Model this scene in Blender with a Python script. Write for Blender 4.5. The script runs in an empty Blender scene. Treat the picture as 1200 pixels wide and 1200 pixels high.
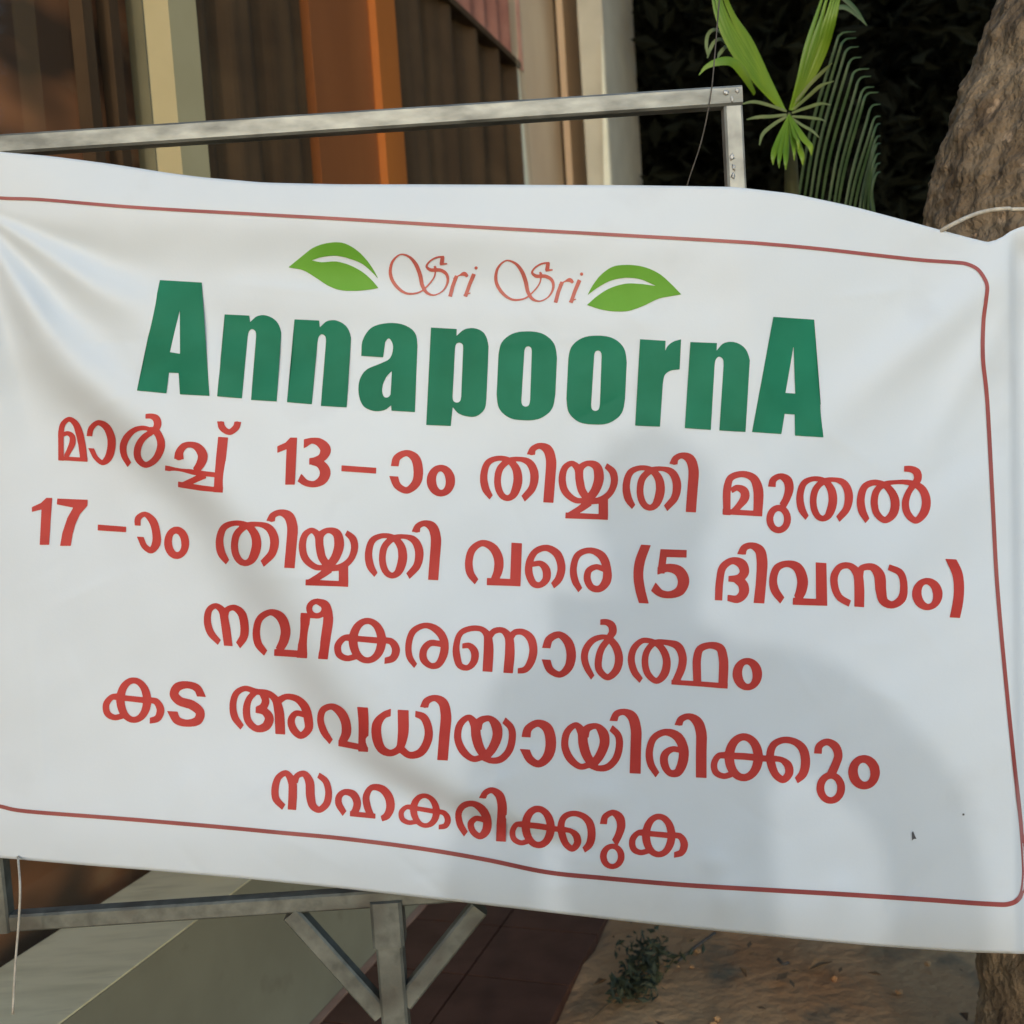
import bpy, bmesh, math, random
import numpy as np
from mathutils import Vector, Matrix, geometry, noise

random.seed(7)
np.random.seed(7)
R = math.radians
scene = bpy.context.scene
C = scene.collection

# ------------------------------------------------------------------ camera
PITCH, ROLL, FPX, EYE = R(4.3), R(3.8), 1287.0, 1.5
cam_d = bpy.data.cameras.new('camera')
cam = bpy.data.objects.new('camera', cam_d)
C.objects.link(cam)
CM = Matrix.Rotation(math.pi / 2 - PITCH, 3, 'X') @ Matrix.Rotation(-ROLL, 3, 'Z')
cam.matrix_world = Matrix.Translation((0, 0, EYE)) @ CM.to_4x4()
cam_d.sensor_width = 36
cam_d.lens = 36 * FPX / 1200
cam_d.clip_start = 0.01
cam_d.clip_end = 500
cam_d.dof.use_dof = True
cam_d.dof.focus_distance = 1.62
cam_d.dof.aperture_fstop = 5.6
scene.camera = cam

# ------------------------------------------------------------------ sky and sun
SUN_AZ, SUN_EL = R(5.0), R(10.0)          # light travels ahead and a little right, from low behind the photographer
SUN_STRENGTH, SKY_STRENGTH, EXPOSURE = 0.22, 0.15, 1.2
w = bpy.data.worlds.new('World')
scene.world = w
w.use_nodes = True
nt = w.node_tree
bg = nt.nodes['Background']
sky = nt.nodes.new('ShaderNodeTexSky')
sky.sky_type = 'NISHITA'
sky.sun_disc = False
sky.sun_elevation = SUN_EL
sky.sun_rotation = SUN_AZ + math.pi
sky.air_density = 1.0
sky.dust_density = 0.5
sky.ozone_density = 2.0
nt.links.new(sky.outputs[0], bg.inputs['Color'])
bg.inputs['Strength'].default_value = SKY_STRENGTH
sd = bpy.data.lights.new('sun', 'SUN')
sd.energy = SUN_STRENGTH
sd.angle = R(1.2)
sd.color = (1.0, 0.98, 0.95)
sun = bpy.data.objects.new('sun', sd)
C.objects.link(sun)
ldir = Vector((math.sin(SUN_AZ) * math.cos(SUN_EL), math.cos(SUN_AZ) * math.cos(SUN_EL), -math.sin(SUN_EL)))
sun.rotation_euler = ldir.to_track_quat('-Z', 'Y').to_euler()
sun.location = (-1, -6, 4)
scene.view_settings.view_transform = 'Standard'
scene.view_settings.look = 'None'
scene.view_settings.gamma = 1
scene.view_settings.exposure = EXPOSURE
scene.view_settings.use_white_balance = True          # the camera balances for the bluish sky light
scene.view_settings.white_balance_temperature = 6950
scene.view_settings.white_balance_tint = 10


# ------------------------------------------------------------------ helpers
def mat(name, col, rough=0.6, metal=0.0, col2=None, scale=6.0, detail=6.0, lo=0.35, hi=0.65, bump=0.0, bscale=40.0,
        stretch=None, spec=0.5, col3=None, scale3=20.0, lo3=0.6, hi3=0.7, bdist=0.01):
    m = bpy.data.materials.new(name)
    m.use_nodes = True
    n, l = m.node_tree.nodes, m.node_tree.links
    b = n['Principled BSDF']
    b.inputs['Roughness'].default_value = rough
    b.inputs['Metallic'].default_value = metal
    b.inputs['Specular IOR Level'].default_value = spec
    b.inputs['Base Color'].default_value = (*col, 1)
    tc = n.new('ShaderNodeTexCoord')
    mp = n.new('ShaderNodeMapping')
    l.new(tc.outputs['Object'], mp.inputs['Vector'])
    if stretch:
        mp.inputs['Scale'].default_value = stretch
    if col2:
        t = n.new('ShaderNodeTexNoise')
        t.inputs['Scale'].default_value = scale
        t.inputs['Detail'].default_value = detail
        l.new(mp.outputs[0], t.inputs['Vector'])
        r = n.new('ShaderNodeValToRGB')
        r.color_ramp.elements[0].position = lo
        r.color_ramp.elements[1].position = hi
        r.color_ramp.elements[0].color = (*col, 1)
        r.color_ramp.elements[1].color = (*col2, 1)
        l.new(t.outputs['Fac'], r.inputs['Fac'])
        out = r.outputs['Color']
        if col3:
            t3 = n.new('ShaderNodeTexNoise')
            t3.inputs['Scale'].default_value = scale3
            t3.inputs['Detail'].default_value = 4
            l.new(mp.outputs[0], t3.inputs['Vector'])
            r3 = n.new('ShaderNodeMapRange')
            r3.inputs['From Min'].default_value = lo3
            r3.inputs['From Max'].default_value = hi3
            l.new(t3.outputs['Fac'], r3.inputs['Value'])
            mx = n.new('ShaderNodeMix')
            mx.data_type = 'RGBA'
            l.new(r3.outputs[0], mx.inputs['Factor'])
            l.new(out, mx.inputs['A'])
            mx.inputs['B'].default_value = (*col3, 1)
            out = mx.outputs['Result']
        l.new(out, b.inputs['Base Color'])
    if bump:
        t2 = n.new('ShaderNodeTexNoise')
        t2.inputs['Scale'].default_value = bscale
        t2.inputs['Detail'].default_value = 8
        l.new(mp.outputs[0], t2.inputs['Vector'])
        bp = n.new('ShaderNodeBump')
        bp.inputs['Strength'].default_value = bump
        bp.inputs['Distance'].default_value = bdist
        l.new(t2.outputs['Fac'], bp.inputs['Height'])
        l.new(bp.outputs[0], b.inputs['Normal'])
    return m


def mesh(name, verts, faces, m, parent=None, smooth=False):
    d = bpy.data.meshes.new(name)
    d.from_pydata([tuple(v) for v in verts], [], faces)
    d.update()
    if smooth:
        d.polygons.foreach_set('use_smooth', [True] * len(d.polygons))
    if m:
        d.materials.append(m)
    o = bpy.data.objects.new(name, d)
    C.objects.link(o)
    if parent:
        o.parent = parent
    return o


def tag(o, label=None, cat=None, group=None, kind=None):
    for k, v in (('label', label), ('category', cat), ('group', group), ('kind', kind)):
        if v:
            o[k] = v
    return o


def empty(name, label, cat, group=None):
    o = bpy.data.objects.new(name, None)
    o.empty_display_size = 0.1
    C.objects.link(o)
    return tag(o, label, cat, group)


class MB:
    """collects shapes into one mesh"""
    def __init__(s):
        s.v, s.f = [], []

    def add(s, v, f):
        k = len(s.v)
        s.v += [tuple(a) for a in v]
        s.f += [tuple(i + k for i in q) for q in f]

    def beam(s, a, b, w, h, up=(0, 1, 0), bev=0.15):
        """a tube of rectangular section with chamfered edges from a to b"""
        a, b = Vector(a), Vector(b)
        t = (b - a).normalized()
        u = Vector(up)
        u = (u - t * u.dot(t)).normalized()
        r = t.cross(u)
        c = min(w, h) * bev
        pr = [(-w / 2 + c, -h / 2), (w / 2 - c, -h / 2), (w / 2, -h / 2 + c), (w / 2, h / 2 - c), (w / 2 - c, h / 2),
              (-w / 2 + c, h / 2), (-w / 2, h / 2 - c), (-w / 2, -h / 2 + c)]
        v = [p + r * x + u * y for p in (a, b) for x, y in pr]
        f = [(i, (i + 1) % 8, 8 + (i + 1) % 8, 8 + i) for i in range(8)] + [tuple(range(7, -1, -1)), tuple(range(8, 16))]
        s.add(v, f)

    def tube(s, pts, rad, seg=8):
        pts = [Vector(p) for p in pts]
        n = len(pts)
        rr = rad if hasattr(rad, '__len__') else [rad] * n
        k = len(s.v)
        prev = None
        for i, p in enumerate(pts):
            t = (pts[min(i + 1, n - 1)] - pts[max(i - 1, 0)]).normalized()
            u = prev if prev else (Vector((0, 0, 1)) if abs(t.z) < 0.9 else Vector((1, 0, 0)))
            u = (u - t * u.dot(t)).normalized()
            prev = u
            r = t.cross(u)
            for j in range(seg):
                a = 2 * math.pi * j / seg
                s.v.append(tuple(p + (u * math.cos(a) + r * math.sin(a)) * rr[i]))
        for i in range(n - 1):
            for j in range(seg):
                s.f.append((k + i * seg + j, k + i * seg + (j + 1) % seg, k + (i + 1) * seg + (j + 1) % seg, k + (i + 1) * seg + j))
        s.f.append(tuple(k + j for j in range(seg - 1, -1, -1)))
        s.f.append(tuple(k + (n - 1) * seg + j for j in range(seg)))

    def blob(s, c, r, ax=(1, 1, 1), jit=0.25):
        bm = bmesh.new()
        bmesh.ops.create_icosphere(bm, subdivisions=2, radius=1)
        off = Vector((random.random() * 50, random.random() * 50, 0))
        v = []
        for q in bm.verts:
            k = r * (1 + jit * noise.noise(q.co * 1.7 + off))
            v.append((c[0] + q.co.x * k * ax[0], c[1] + q.co.y * k * ax[1], c[2] + q.co.z * k * ax[2]))
        s.add(v, [tuple(x.index for x in q.verts) for q in bm.faces])
        bm.free()

    def build(s, name, m, parent=None, smooth=False):
        return mesh(name, s.v, s.f, m, parent, smooth)


def smooth_curve(pts, n=8):
    """Catmull-Rom through points of any dimension"""
    p = np.array(pts, float)
    q = np.vstack([2 * p[0] - p[1], p, 2 * p[-1] - p[-2]])
    out = []
    for i in range(1, len(q) - 2):
        a, b, c, d = q[i - 1:i + 3]
        for k in range(n):
            t = k / n
            out.append(0.5 * (2 * b + (c - a) * t + (2 * a - 5 * b + 4 * c - d) * t * t + (3 * b - a - 3 * c + d) * t ** 3))
    out.append(p[-1])
    return np.array(out)


CMN = np.array(CM)


def rays(x, y):
    x, y = np.asarray(x, float), np.asarray(y, float)
    v = np.stack([(x - 600) / FPX, -(y - 600) / FPX, -np.ones_like(x)], -1)
    return v @ CMN.T


def at(x, y, depth):
    """the place in the world seen at photo point x, y, depth metres ahead"""
    d = rays(x, y)
    t = depth / d[..., 1]
    return d * t[..., None] + np.array([0, 0, EYE]) if np.ndim(t) else Vector(d * t + np.array([0, 0, EYE]))


# ------------------------------------------------------------------ materials
M = {}
M['soil'] = mat('soil', (0.44, 0.22, 0.095), 0.95, col2=(0.66, 0.41, 0.21), scale=2.2, lo=0.35, hi=0.68, bump=0.4, bscale=26, bdist=0.03,
                col3=(0.2, 0.16, 0.1), scale3=5.0, lo3=0.56, hi3=0.72)
M['tile'] = mat('dark_red_tile', (0.085, 0.033, 0.02), 0.55, col2=(0.125, 0.052, 0.033), scale=9, bump=0.15, bscale=60, bdist=0.004)
M['pink_edge'] = mat('pink_stone', (0.36, 0.2, 0.14), 0.7, col2=(0.42, 0.26, 0.19), scale=14)
M['cream'] = mat('cream_shaded', (0.27, 0.255, 0.18), 0.7, col2=(0.31, 0.295, 0.21), scale=5, bump=0.08, bscale=80, bdist=0.003,  # cream wall paint with the shade of its side face put into the colour
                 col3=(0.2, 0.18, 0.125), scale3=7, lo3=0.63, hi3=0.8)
M['post'] = mat('post_paint', (0.45, 0.39, 0.22), 0.7, col2=(0.49, 0.43, 0.25), scale=5, bump=0.08, bscale=80, bdist=0.003)
M['lit_wall_top'] = mat('lit_wall_top', (0.88, 0.79, 0.52), 0.7, col2=(0.7, 0.62, 0.39), scale=4, lo=0.45, hi=0.72, stretch=(1.2, 5, 1), bump=0.08, bscale=80, bdist=0.003, col3=(0.66, 0.58, 0.37), scale3=6, lo3=0.6, hi3=0.8)  # same cream wall, lighter: the light on its flat top is painted in
M['olive'] = mat('olive_frame', (0.26, 0.25, 0.16), 0.6, col2=(0.2, 0.19, 0.12), scale=4)
M['curtain'] = mat('brown_curtain', (0.07, 0.038, 0.016), 0.9, col2=(0.11, 0.063, 0.028), scale=5, bump=0.1, bscale=160)
M['curtain_dark'] = mat('dark_curtain', (0.066, 0.038, 0.018), 0.9, col2=(0.095, 0.057, 0.028), scale=4)
M['orange'] = mat('orange_wood', (0.31, 0.1, 0.026), 0.6, col2=(0.38, 0.125, 0.034), scale=3.5, stretch=(1, 1, 0.25))
M['orange_bright'] = mat('orange_paint', (0.58, 0.18, 0.03), 0.6, col2=(0.5, 0.155, 0.028), scale=4, stretch=(1, 1, 0.3))
M['pink_curtain'] = mat('pink_curtain', (0.42, 0.2, 0.16), 0.9, col2=(0.3, 0.13, 0.105), scale=5)
M['beige'] = mat('beige_panel', (0.6, 0.45, 0.31), 0.7, col2=(0.68, 0.54, 0.38), scale=3, stretch=(1, 1, 0.4))
M['pillar'] = mat('grey_plaster', (0.44, 0.43, 0.36), 0.85, col2=(0.5, 0.49, 0.41), scale=6, bump=0.1)
M['trim_and_lit_face'] = mat('trim_and_lit_face', (0.74, 0.77, 0.66), 0.6, col2=(0.66, 0.69, 0.58), scale=8)
M['window_reflections'] = mat('curtain_and_reflections', (0.05, 0.027, 0.014), 0.8, col2=(0.42, 0.17, 0.07), scale=2.4, detail=2, lo=0.42, hi=0.72,  # orange-brown blotches over curtain brown paint the blurred reflections in the glass
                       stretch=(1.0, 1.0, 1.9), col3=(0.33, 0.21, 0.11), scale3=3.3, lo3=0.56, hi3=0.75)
M['steel'] = mat('galvanised_steel', (0.12, 0.128, 0.122), 0.45, metal=0.4, col2=(0.36, 0.38, 0.36), scale=40, detail=12, lo=0.3, hi=0.7, stretch=(0.35, 1, 1), bump=0.15, bscale=90,
                 bdist=0.003, col3=(0.13, 0.085, 0.055), scale3=9, lo3=0.63, hi3=0.78)
M['steel_lit'] = mat('lit_zinc', (0.24, 0.25, 0.24), 0.5, metal=0.4, col2=(0.42, 0.44, 0.42), scale=26, lo=0.3, hi=0.7, bump=0.15, bscale=90,  # pale zinc, with the light on the right post put into the colour
                      bdist=0.003, col3=(0.15, 0.13, 0.11), scale3=14, lo3=0.62, hi3=0.75)
M['steel_dark'] = mat('weathered_steel', (0.1, 0.105, 0.092), 0.5, metal=0.3, col2=(0.2, 0.21, 0.185), scale=40, detail=12, lo=0.3, hi=0.7, bump=0.2, bscale=80,
                      bdist=0.003, col3=(0.045, 0.035, 0.028), scale3=10, lo3=0.55, hi3=0.72)
M['weld'] = mat('weld_paint', (0.6, 0.61, 0.6), 0.5, metal=0.2, col2=(0.4, 0.41, 0.42), scale=60)
M['vinyl'] = mat('white_vinyl', (0.615, 0.685, 0.765), 0.5, col2=(0.645, 0.715, 0.79), scale=2.0, bump=0.12, bscale=300, bdist=0.001, spec=0.3,
                 col3=(0.54, 0.585, 0.64), scale3=7.0, lo3=0.62, hi3=1.0)
M['red_ink'] = mat('red_ink', (0.44, 0.042, 0.038), 0.5, col2=(0.52, 0.058, 0.052), scale=14, spec=0.15)
M['green_ink'] = mat('green_ink', (0.005, 0.155, 0.087), 0.5, col2=(0.01, 0.195, 0.115), scale=10, spec=0.12)
M['leaf_ink'] = mat('leaf_ink', (0.12, 0.325, 0.035), 0.5, col2=(0.145, 0.37, 0.05), scale=10, spec=0.12)
M['script_ink'] = mat('script_ink', (0.42, 0.085, 0.07), 0.42, col2=(0.5, 0.1, 0.08), scale=30, spec=0.35)
M['border_ink'] = mat('border_ink', (0.27, 0.06, 0.06), 0.42, col2=(0.34, 0.08, 0.078), scale=12, spec=0.35)
M['stain'] = mat('stain', (0.09, 0.09, 0.1), 0.7)
M['bark'] = mat('bark', (0.13, 0.09, 0.056), 0.95, col2=(0.37, 0.28, 0.185), scale=9, lo=0.32, hi=0.68, bump=1.0, bscale=42, bdist=0.02,
                stretch=(1, 1, 0.9), col3=(0.46, 0.33, 0.22), scale3=26, lo3=0.63, hi3=0.7)
M['flake'] = mat('bark_flake', (0.4, 0.28, 0.18), 0.9, col2=(0.3, 0.2, 0.13), scale=30)
M['frond'] = mat('young_frond', (0.085, 0.19, 0.008), 0.5, col2=(0.17, 0.28, 0.015), scale=12, stretch=(1, 1, 0.3))
M['frond_dark'] = mat('old_frond', (0.026, 0.07, 0.022), 0.55, col2=(0.06, 0.11, 0.045), scale=14)
M['frond_tip'] = mat('pale_frond', (0.13, 0.18, 0.06), 0.6, col2=(0.2, 0.24, 0.1), scale=18)
M['stem'] = mat('palm_stem', (0.07, 0.08, 0.035), 0.8, col2=(0.05, 0.05, 0.03), scale=12, bump=0.4)
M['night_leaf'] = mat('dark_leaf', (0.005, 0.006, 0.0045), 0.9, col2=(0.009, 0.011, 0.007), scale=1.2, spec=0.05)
M['weed'] = mat('weed_leaf', (0.03, 0.045, 0.026), 0.7, col2=(0.05, 0.062, 0.036), scale=20)
M['dry'] = mat('dry_leaf', (0.22, 0.14, 0.075), 0.9, col2=(0.12, 0.075, 0.04), scale=20)
M['cord'] = mat('cord', (0.55, 0.52, 0.45), 0.8, col2=(0.4, 0.37, 0.32), scale=80)
M['wire'] = mat('wire', (0.05, 0.045, 0.04), 0.6, col2=(0.1, 0.09, 0.08), scale=60)
M['shade_roof'] = mat('roof_concrete', (0.25, 0.23, 0.2), 0.9, col2=(0.2, 0.18, 0.16), scale=2)
M['plaster'] = mat('warm_plaster', (0.3, 0.24, 0.16), 0.9, col2=(0.25, 0.2, 0.13), scale=2)
M['skin'] = mat('skin', (0.3, 0.17, 0.11), 0.5, col2=(0.34, 0.2, 0.13), scale=20)
M['shirt'] = mat('shirt', (0.09, 0.12, 0.2), 0.85, col2=(0.075, 0.1, 0.17), scale=30)
M['trousers'] = mat('trousers', (0.03, 0.03, 0.035), 0.85, col2=(0.04, 0.04, 0.045), scale=30)
M['hair'] = mat('hair', (0.012, 0.01, 0.009), 0.6, col2=(0.02, 0.017, 0.015), scale=60)
M['phone'] = mat('phone_case', (0.02, 0.02, 0.022), 0.3, col2=(0.03, 0.03, 0.032), scale=8)


def glass():
    m = bpy.data.materials.new('window_glass')
    m.use_nodes = True
    n, l = m.node_tree.nodes, m.node_tree.links
    n.remove(n['Principled BSDF'])
    out = n['Material Output']
    tr = n.new('ShaderNodeBsdfTransparent')
    tr.inputs['Color'].default_value = (0.97, 0.97, 0.96, 1)
    gl = n.new('ShaderNodeBsdfGlossy')
    gl.inputs['Roughness'].default_value = 0.04
    fr = n.new('ShaderNodeFresnel')
    fr.inputs['IOR'].default_value = 1.4
    mx = n.new('ShaderNodeMixShader')
    ge = n.new('ShaderNodeNewGeometry')
    iv = n.new('ShaderNodeMath')
    iv.operation = 'SUBTRACT'
    iv.inputs[0].default_value = 1.0
    l.new(ge.outputs['Backfacing'], iv.inputs[1])
    ml = n.new('ShaderNodeMath')
    ml.operation = 'MULTIPLY'
    l.new(fr.outputs[0], ml.inputs[0])
    l.new(iv.outputs[0], ml.inputs[1])
    l.new(ml.outputs[0], mx.inputs['Fac'])
    l.new(tr.outputs[0], mx.inputs[1])
    l.new(gl.outputs[0], mx.inputs[2])
    l.new(mx.outputs[0], out.inputs['Surface'])
    return m


M['glass'] = glass()

# ------------------------------------------------------------------ the setting: ground and tiled strip
FA = R(18.8)                                                   # the building runs 18.8 degrees right of straight ahead
FD = Vector((math.sin(FA), math.cos(FA), 0))                   # along the facade
FN = Vector((math.cos(FA), -math.sin(FA), 0))                  # out of the facade


def fp(s, p, z):
    return FD * s + FN * p + Vector((0, 0, z))


def fbox(mb, s0, s1, p0, p1, z0, z1):
    v = [fp(s, p, z) for s in (s0, s1) for p in (p0, p1) for z in (z0, z1)]
    mb.add(v, [(0, 1, 3, 2), (4, 6, 7, 5), (0, 4, 5, 1), (2, 3, 7, 6), (0, 2, 6, 4), (1, 5, 7, 3)])


gv, gf = [], []
xs = [-150, -60, -20] + list(np.arange(-6, 8.01, 0.12)) + [20, 60, 150]
ys = [-150, -60, -20, -6] + list(np.arange(-1, 9.01, 0.12)) + [20, 60, 150]
for yv in ys:
    for xv in xs:
        q = Vector((xv, yv, 0))
        z = 0.025 * noise.noise(q * 1.3) + 0.012 * noise.noise(q * 4.1) if -5 < xv < 7.9 and 0 < yv < 8.8 else 0
        lat = q.dot(FN)
        if lat < -0.7:
            z = -0.03 if lat < -0.85 else z * 0.3
        gv.append((xv, yv, z))
nx = len(xs)
for j in range(len(ys) - 1):
    for i in range(nx - 1):
        gf.append((j * nx + i, j * nx + i + 1, (j + 1) * nx + i + 1, (j + 1) * nx + i))
tag(mesh('ground', gv, gf, M['soil'], smooth=True), kind='structure')
mb = MB()
S_ = -3.0
while S_ < 9:                                                   # dark red tiles in two rows with open joints
    fbox(mb, S_ + 0.003, S_ + 0.297, -1.425, -1.146, -0.06, 0.012)
    fbox(mb, S_ + 0.003, S_ + 0.297, -1.14, -0.846, -0.06, 0.012)
    S_ += 0.3
tag(mb.build('tiled_path', M['tile']), kind='structure')
mb = MB()
fbox(mb, -3, 9, -1.448, -1.427, -0.05, 0.016)
tag(mb.build('path_edging', M['pink_edge']), kind='structure')

# ------------------------------------------------------------------ building
low = empty('low_wall', 'low cream wall with flat top running back behind the banner stand', 'wall')
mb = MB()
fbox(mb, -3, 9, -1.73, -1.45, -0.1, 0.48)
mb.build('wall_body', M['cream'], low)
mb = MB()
fbox(mb, -3, 9, -1.729, -1.451, 0.481, 0.485)  # thin plate over the wall top, carries its painted-in light
mb.build('lit_wall_top', M['lit_wall_top'], low)

bld = empty('building', 'building with brown curtains, orange panel and cream post behind the banner', 'building')


def sheet(mb, s0, s1, p, z0, z1, amp=0.02, wl=0.2, ph=0.0, top=None, thick=0.004, step=0.015):
    """a hanging pleated cloth with real thickness; top(s) trims its upper edge"""
    n = max(2, int((s1 - s0) / step))
    v = []
    for i in range(n + 1):
        s = s0 + (s1 - s0) * i / n
        a = 2 * math.pi * s / wl + ph + 0.8 * math.sin(s * 2.3)
        o = amp * (math.sin(a) + 0.35 * math.sin(2.1 * a + 1))
        zt = top(s) if top else z1
        for pp in (p + o, p + o - thick):
            v += [fp(s, pp, z0), fp(s, pp * 1.0, zt)]
    f = []
    for i in range(n):
        a, b = i * 4, i * 4 + 4
        f += [(a, b, b + 1, a + 1), (a + 3, b + 3, b + 2, a + 2), (a + 1, b + 1, b + 3, a + 3)]
    mb.add(v, f)


def panel(name, m, s0, s1, p0, p1, z0, z1, parent=bld):
    mb = MB()
    fbox(mb, s0, s1, p0, p1, z0, z1)
    return mb.build(name, m, parent)


TZ = 3.45                                                       # top of the curtains, transom above
P = -1.80                                                       # plane of the curtains
panel('back_wall', M['plaster'], -2.0, 10.0, -3.6, -3.45, -0.1, 5.19)
panel('floor_slab', M['tile'], -2.0, 10.0, -3.45, -1.735, -0.1, 0.05)
panel('shade_roof', M['shade_roof'], -2.3, 10.2, -3.8, -1.72, 5.2, 5.4)  # unseen, added to shade the building; edge set back to open the sky
panel('end_wall', M['plaster'], 9.2, 9.35, -3.45, -1.9, 0.05, 4.8)
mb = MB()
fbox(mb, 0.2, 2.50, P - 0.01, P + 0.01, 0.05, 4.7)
wn = mb.build('window_panel', M['window_reflections'], bld)
mb = MB()
for s in (1.02, 2.24, 2.34):
    fbox(mb, s, s + 0.035, P + 0.012, P + 0.05, 0.3, 4.7)
mb.build('mullion', M['curtain_dark'], wn)
panel('door_jamb', M['olive'], 2.46, 2.60, P - 0.02, P + 0.06, 0.05, 4.7)
po = panel('post', M['post'], 2.222, 2.335, -1.568, -1.502, 0.487, 5.15)
mb = MB()
sheet(mb, 2.62, 3.44, P, 0.06, 4.7, 0.022, 0.27)
mb.build('curtain', M['curtain'], bld)
orp = panel('orange_panel', M['orange'], 3.45, 3.93, P - 0.02, P + 0.02, 0.06, 4.7)
panel('orange_stile', M['orange_bright'], 3.935, 4.12, P - 0.02, P + 0.05, 0.06, 4.7, orp)
mb = MB()
sheet(mb, 4.13, 5.75, P, 0.06, TZ - 0.031, 0.03, 0.36, 1.0)
mb.build('curtain', M['curtain_dark'], bld)
mb = MB()
fbox(mb, 4.125, 5.79, P - 0.055, P + 0.05, TZ - 0.03, TZ)
mb.build('curtain_rail', M['curtain_dark'], bld)
mb = MB()
sheet(mb, 4.13, 6.0, P - 0.02, TZ + 0.01, 5.1, 0.025, 0.22, 0.3)
mb.build('pink_curtain', M['pink_curtain'], bld)
mb = MB()                                                       # pale trim strip, wider at the foot
mb.add([fp(q, P + o, z) for o in (0.0, 0.03) for q, z in ((5.77, TZ), (5.80, TZ), (6.08, 0.06), (5.77, 0.06))],
       [(0, 1, 2, 3), (7, 6, 5, 4), (0, 4, 5, 1), (1, 5, 6, 2), (2, 6, 7, 3), (3, 7, 4, 0)])
mb.build('door_trim', M['trim_and_lit_face'], bld)
bp_ = panel('beige_panel', M['beige'], 5.81, 6.72, P - 0.045, P - 0.005, 0.06, 4.7)
panel('panel_gap', M['curtain_dark'], 6.73, 6.80, P - 0.04, P - 0.01, 0.06, 4.7, bp_)
bp2 = panel('beige_panel', M['beige'], 6.81, 7.75, P - 0.03, P + 0.03, 0.06, 4.7)
pl = panel('pillar', M['pillar'], 6.50, 7.42, -1.60, -1.452, 0.487, 4.8)
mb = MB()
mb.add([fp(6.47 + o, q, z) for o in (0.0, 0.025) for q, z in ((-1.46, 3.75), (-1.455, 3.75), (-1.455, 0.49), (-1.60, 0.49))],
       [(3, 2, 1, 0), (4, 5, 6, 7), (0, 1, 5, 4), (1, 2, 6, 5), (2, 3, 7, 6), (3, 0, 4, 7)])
mb.build('pillar_lit_face', M['trim_and_lit_face'], pl)  # pale wedge paints the light on the pillar's near face
for s0, s1 in ((0.2, 2.45), (2.61, 5.75)):
    mesh('glass_pane', [fp(s0, P + 0.08, 0.3), fp(s1, P + 0.08, 0.3), fp(s1, P + 0.08, 4.7), fp(s0, P + 0.08, 4.7)], [(0, 1, 2, 3)], M['glass'], bld)


# ------------------------------------------------------------------ night garden behind
def leaf_cloud(mb, n, sample, size, droop=0.4):
    for _ in range(n):
        c = Vector(sample())
        L = size * random.uniform(0.6, 1.4)
        W = L * random.uniform(0.3, 0.5)
        u = Vector((random.gauss(0, 1), random.gauss(0, 1), random.gauss(-droop, 0.7))).normalized()
        v = u.cross(Vector((random.gauss(0, 1), random.gauss(0, 1), random.gauss(0, 1)))).normalized()
        nn = u.cross(v) * L * 0.12
        mb.add([c - u * L / 2, c + v * W / 2 + nn, c + u * L / 2, c - v * W / 2 + nn], [(0, 1, 2), (0, 2, 3)])


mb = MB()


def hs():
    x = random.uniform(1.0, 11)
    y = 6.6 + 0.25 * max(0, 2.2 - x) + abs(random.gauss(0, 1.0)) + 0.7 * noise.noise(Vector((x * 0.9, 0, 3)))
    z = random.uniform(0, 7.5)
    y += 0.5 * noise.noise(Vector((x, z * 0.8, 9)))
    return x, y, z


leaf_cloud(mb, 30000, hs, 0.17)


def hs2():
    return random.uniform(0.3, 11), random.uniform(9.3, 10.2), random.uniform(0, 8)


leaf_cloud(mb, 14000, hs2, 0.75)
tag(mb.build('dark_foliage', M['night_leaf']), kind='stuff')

# ------------------------------------------------------------------ tree on the right
tree = empty('tree', 'thick rough brown tree trunk beside the right end of the banner', 'tree')
ax = smooth_curve([(1.09, 2.02, -0.15, 0.32), (1.09, 2.0, 0.1, 0.275), (1.095, 1.98, 0.5, 0.258), (1.085, 1.98, 1.0, 0.262), (1.06, 1.98, 1.45, 0.275),
                   (1.05, 1.98, 1.74, 0.279), (1.083, 1.99, 1.92, 0.27), (1.155, 2.0, 2.12, 0.26), (1.25, 2.02, 2.34, 0.25), (1.38, 2.06, 2.75, 0.22),
                   (1.46, 2.1, 3.2, 0.19), (1.5, 2.12, 3.7, 0.15)], 28)
SEG = 180
tv, tf = [], []
for i, (x, y, z, r) in enumerate(ax):
    for j in range(SEG):
        a = 2 * math.pi * j / SEG
        q = Vector((math.cos(a), math.sin(a), z * 1.6))
        q.z = z * 3.2
        k = 1 + 0.06 * noise.noise(q * 1.5) + 0.04 * noise.noise(q * 4.0) + 0.034 * noise.noise(q * 9.0) + 0.024 * noise.noise(q * 20) + 0.012 * noise.noise(q * 45)
        tv.append((x + r * k * math.cos(a), y + r * k * math.sin(a), z))
for i in range(len(ax) - 1):
    for j in range(SEG):
        tf.append((i * SEG + j, i * SEG + (j + 1) % SEG, (i + 1) * SEG + (j + 1) % SEG, (i + 1) * SEG + j))
nb = len(tf)
mb = MB()
mb.add(tv, tf)
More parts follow.
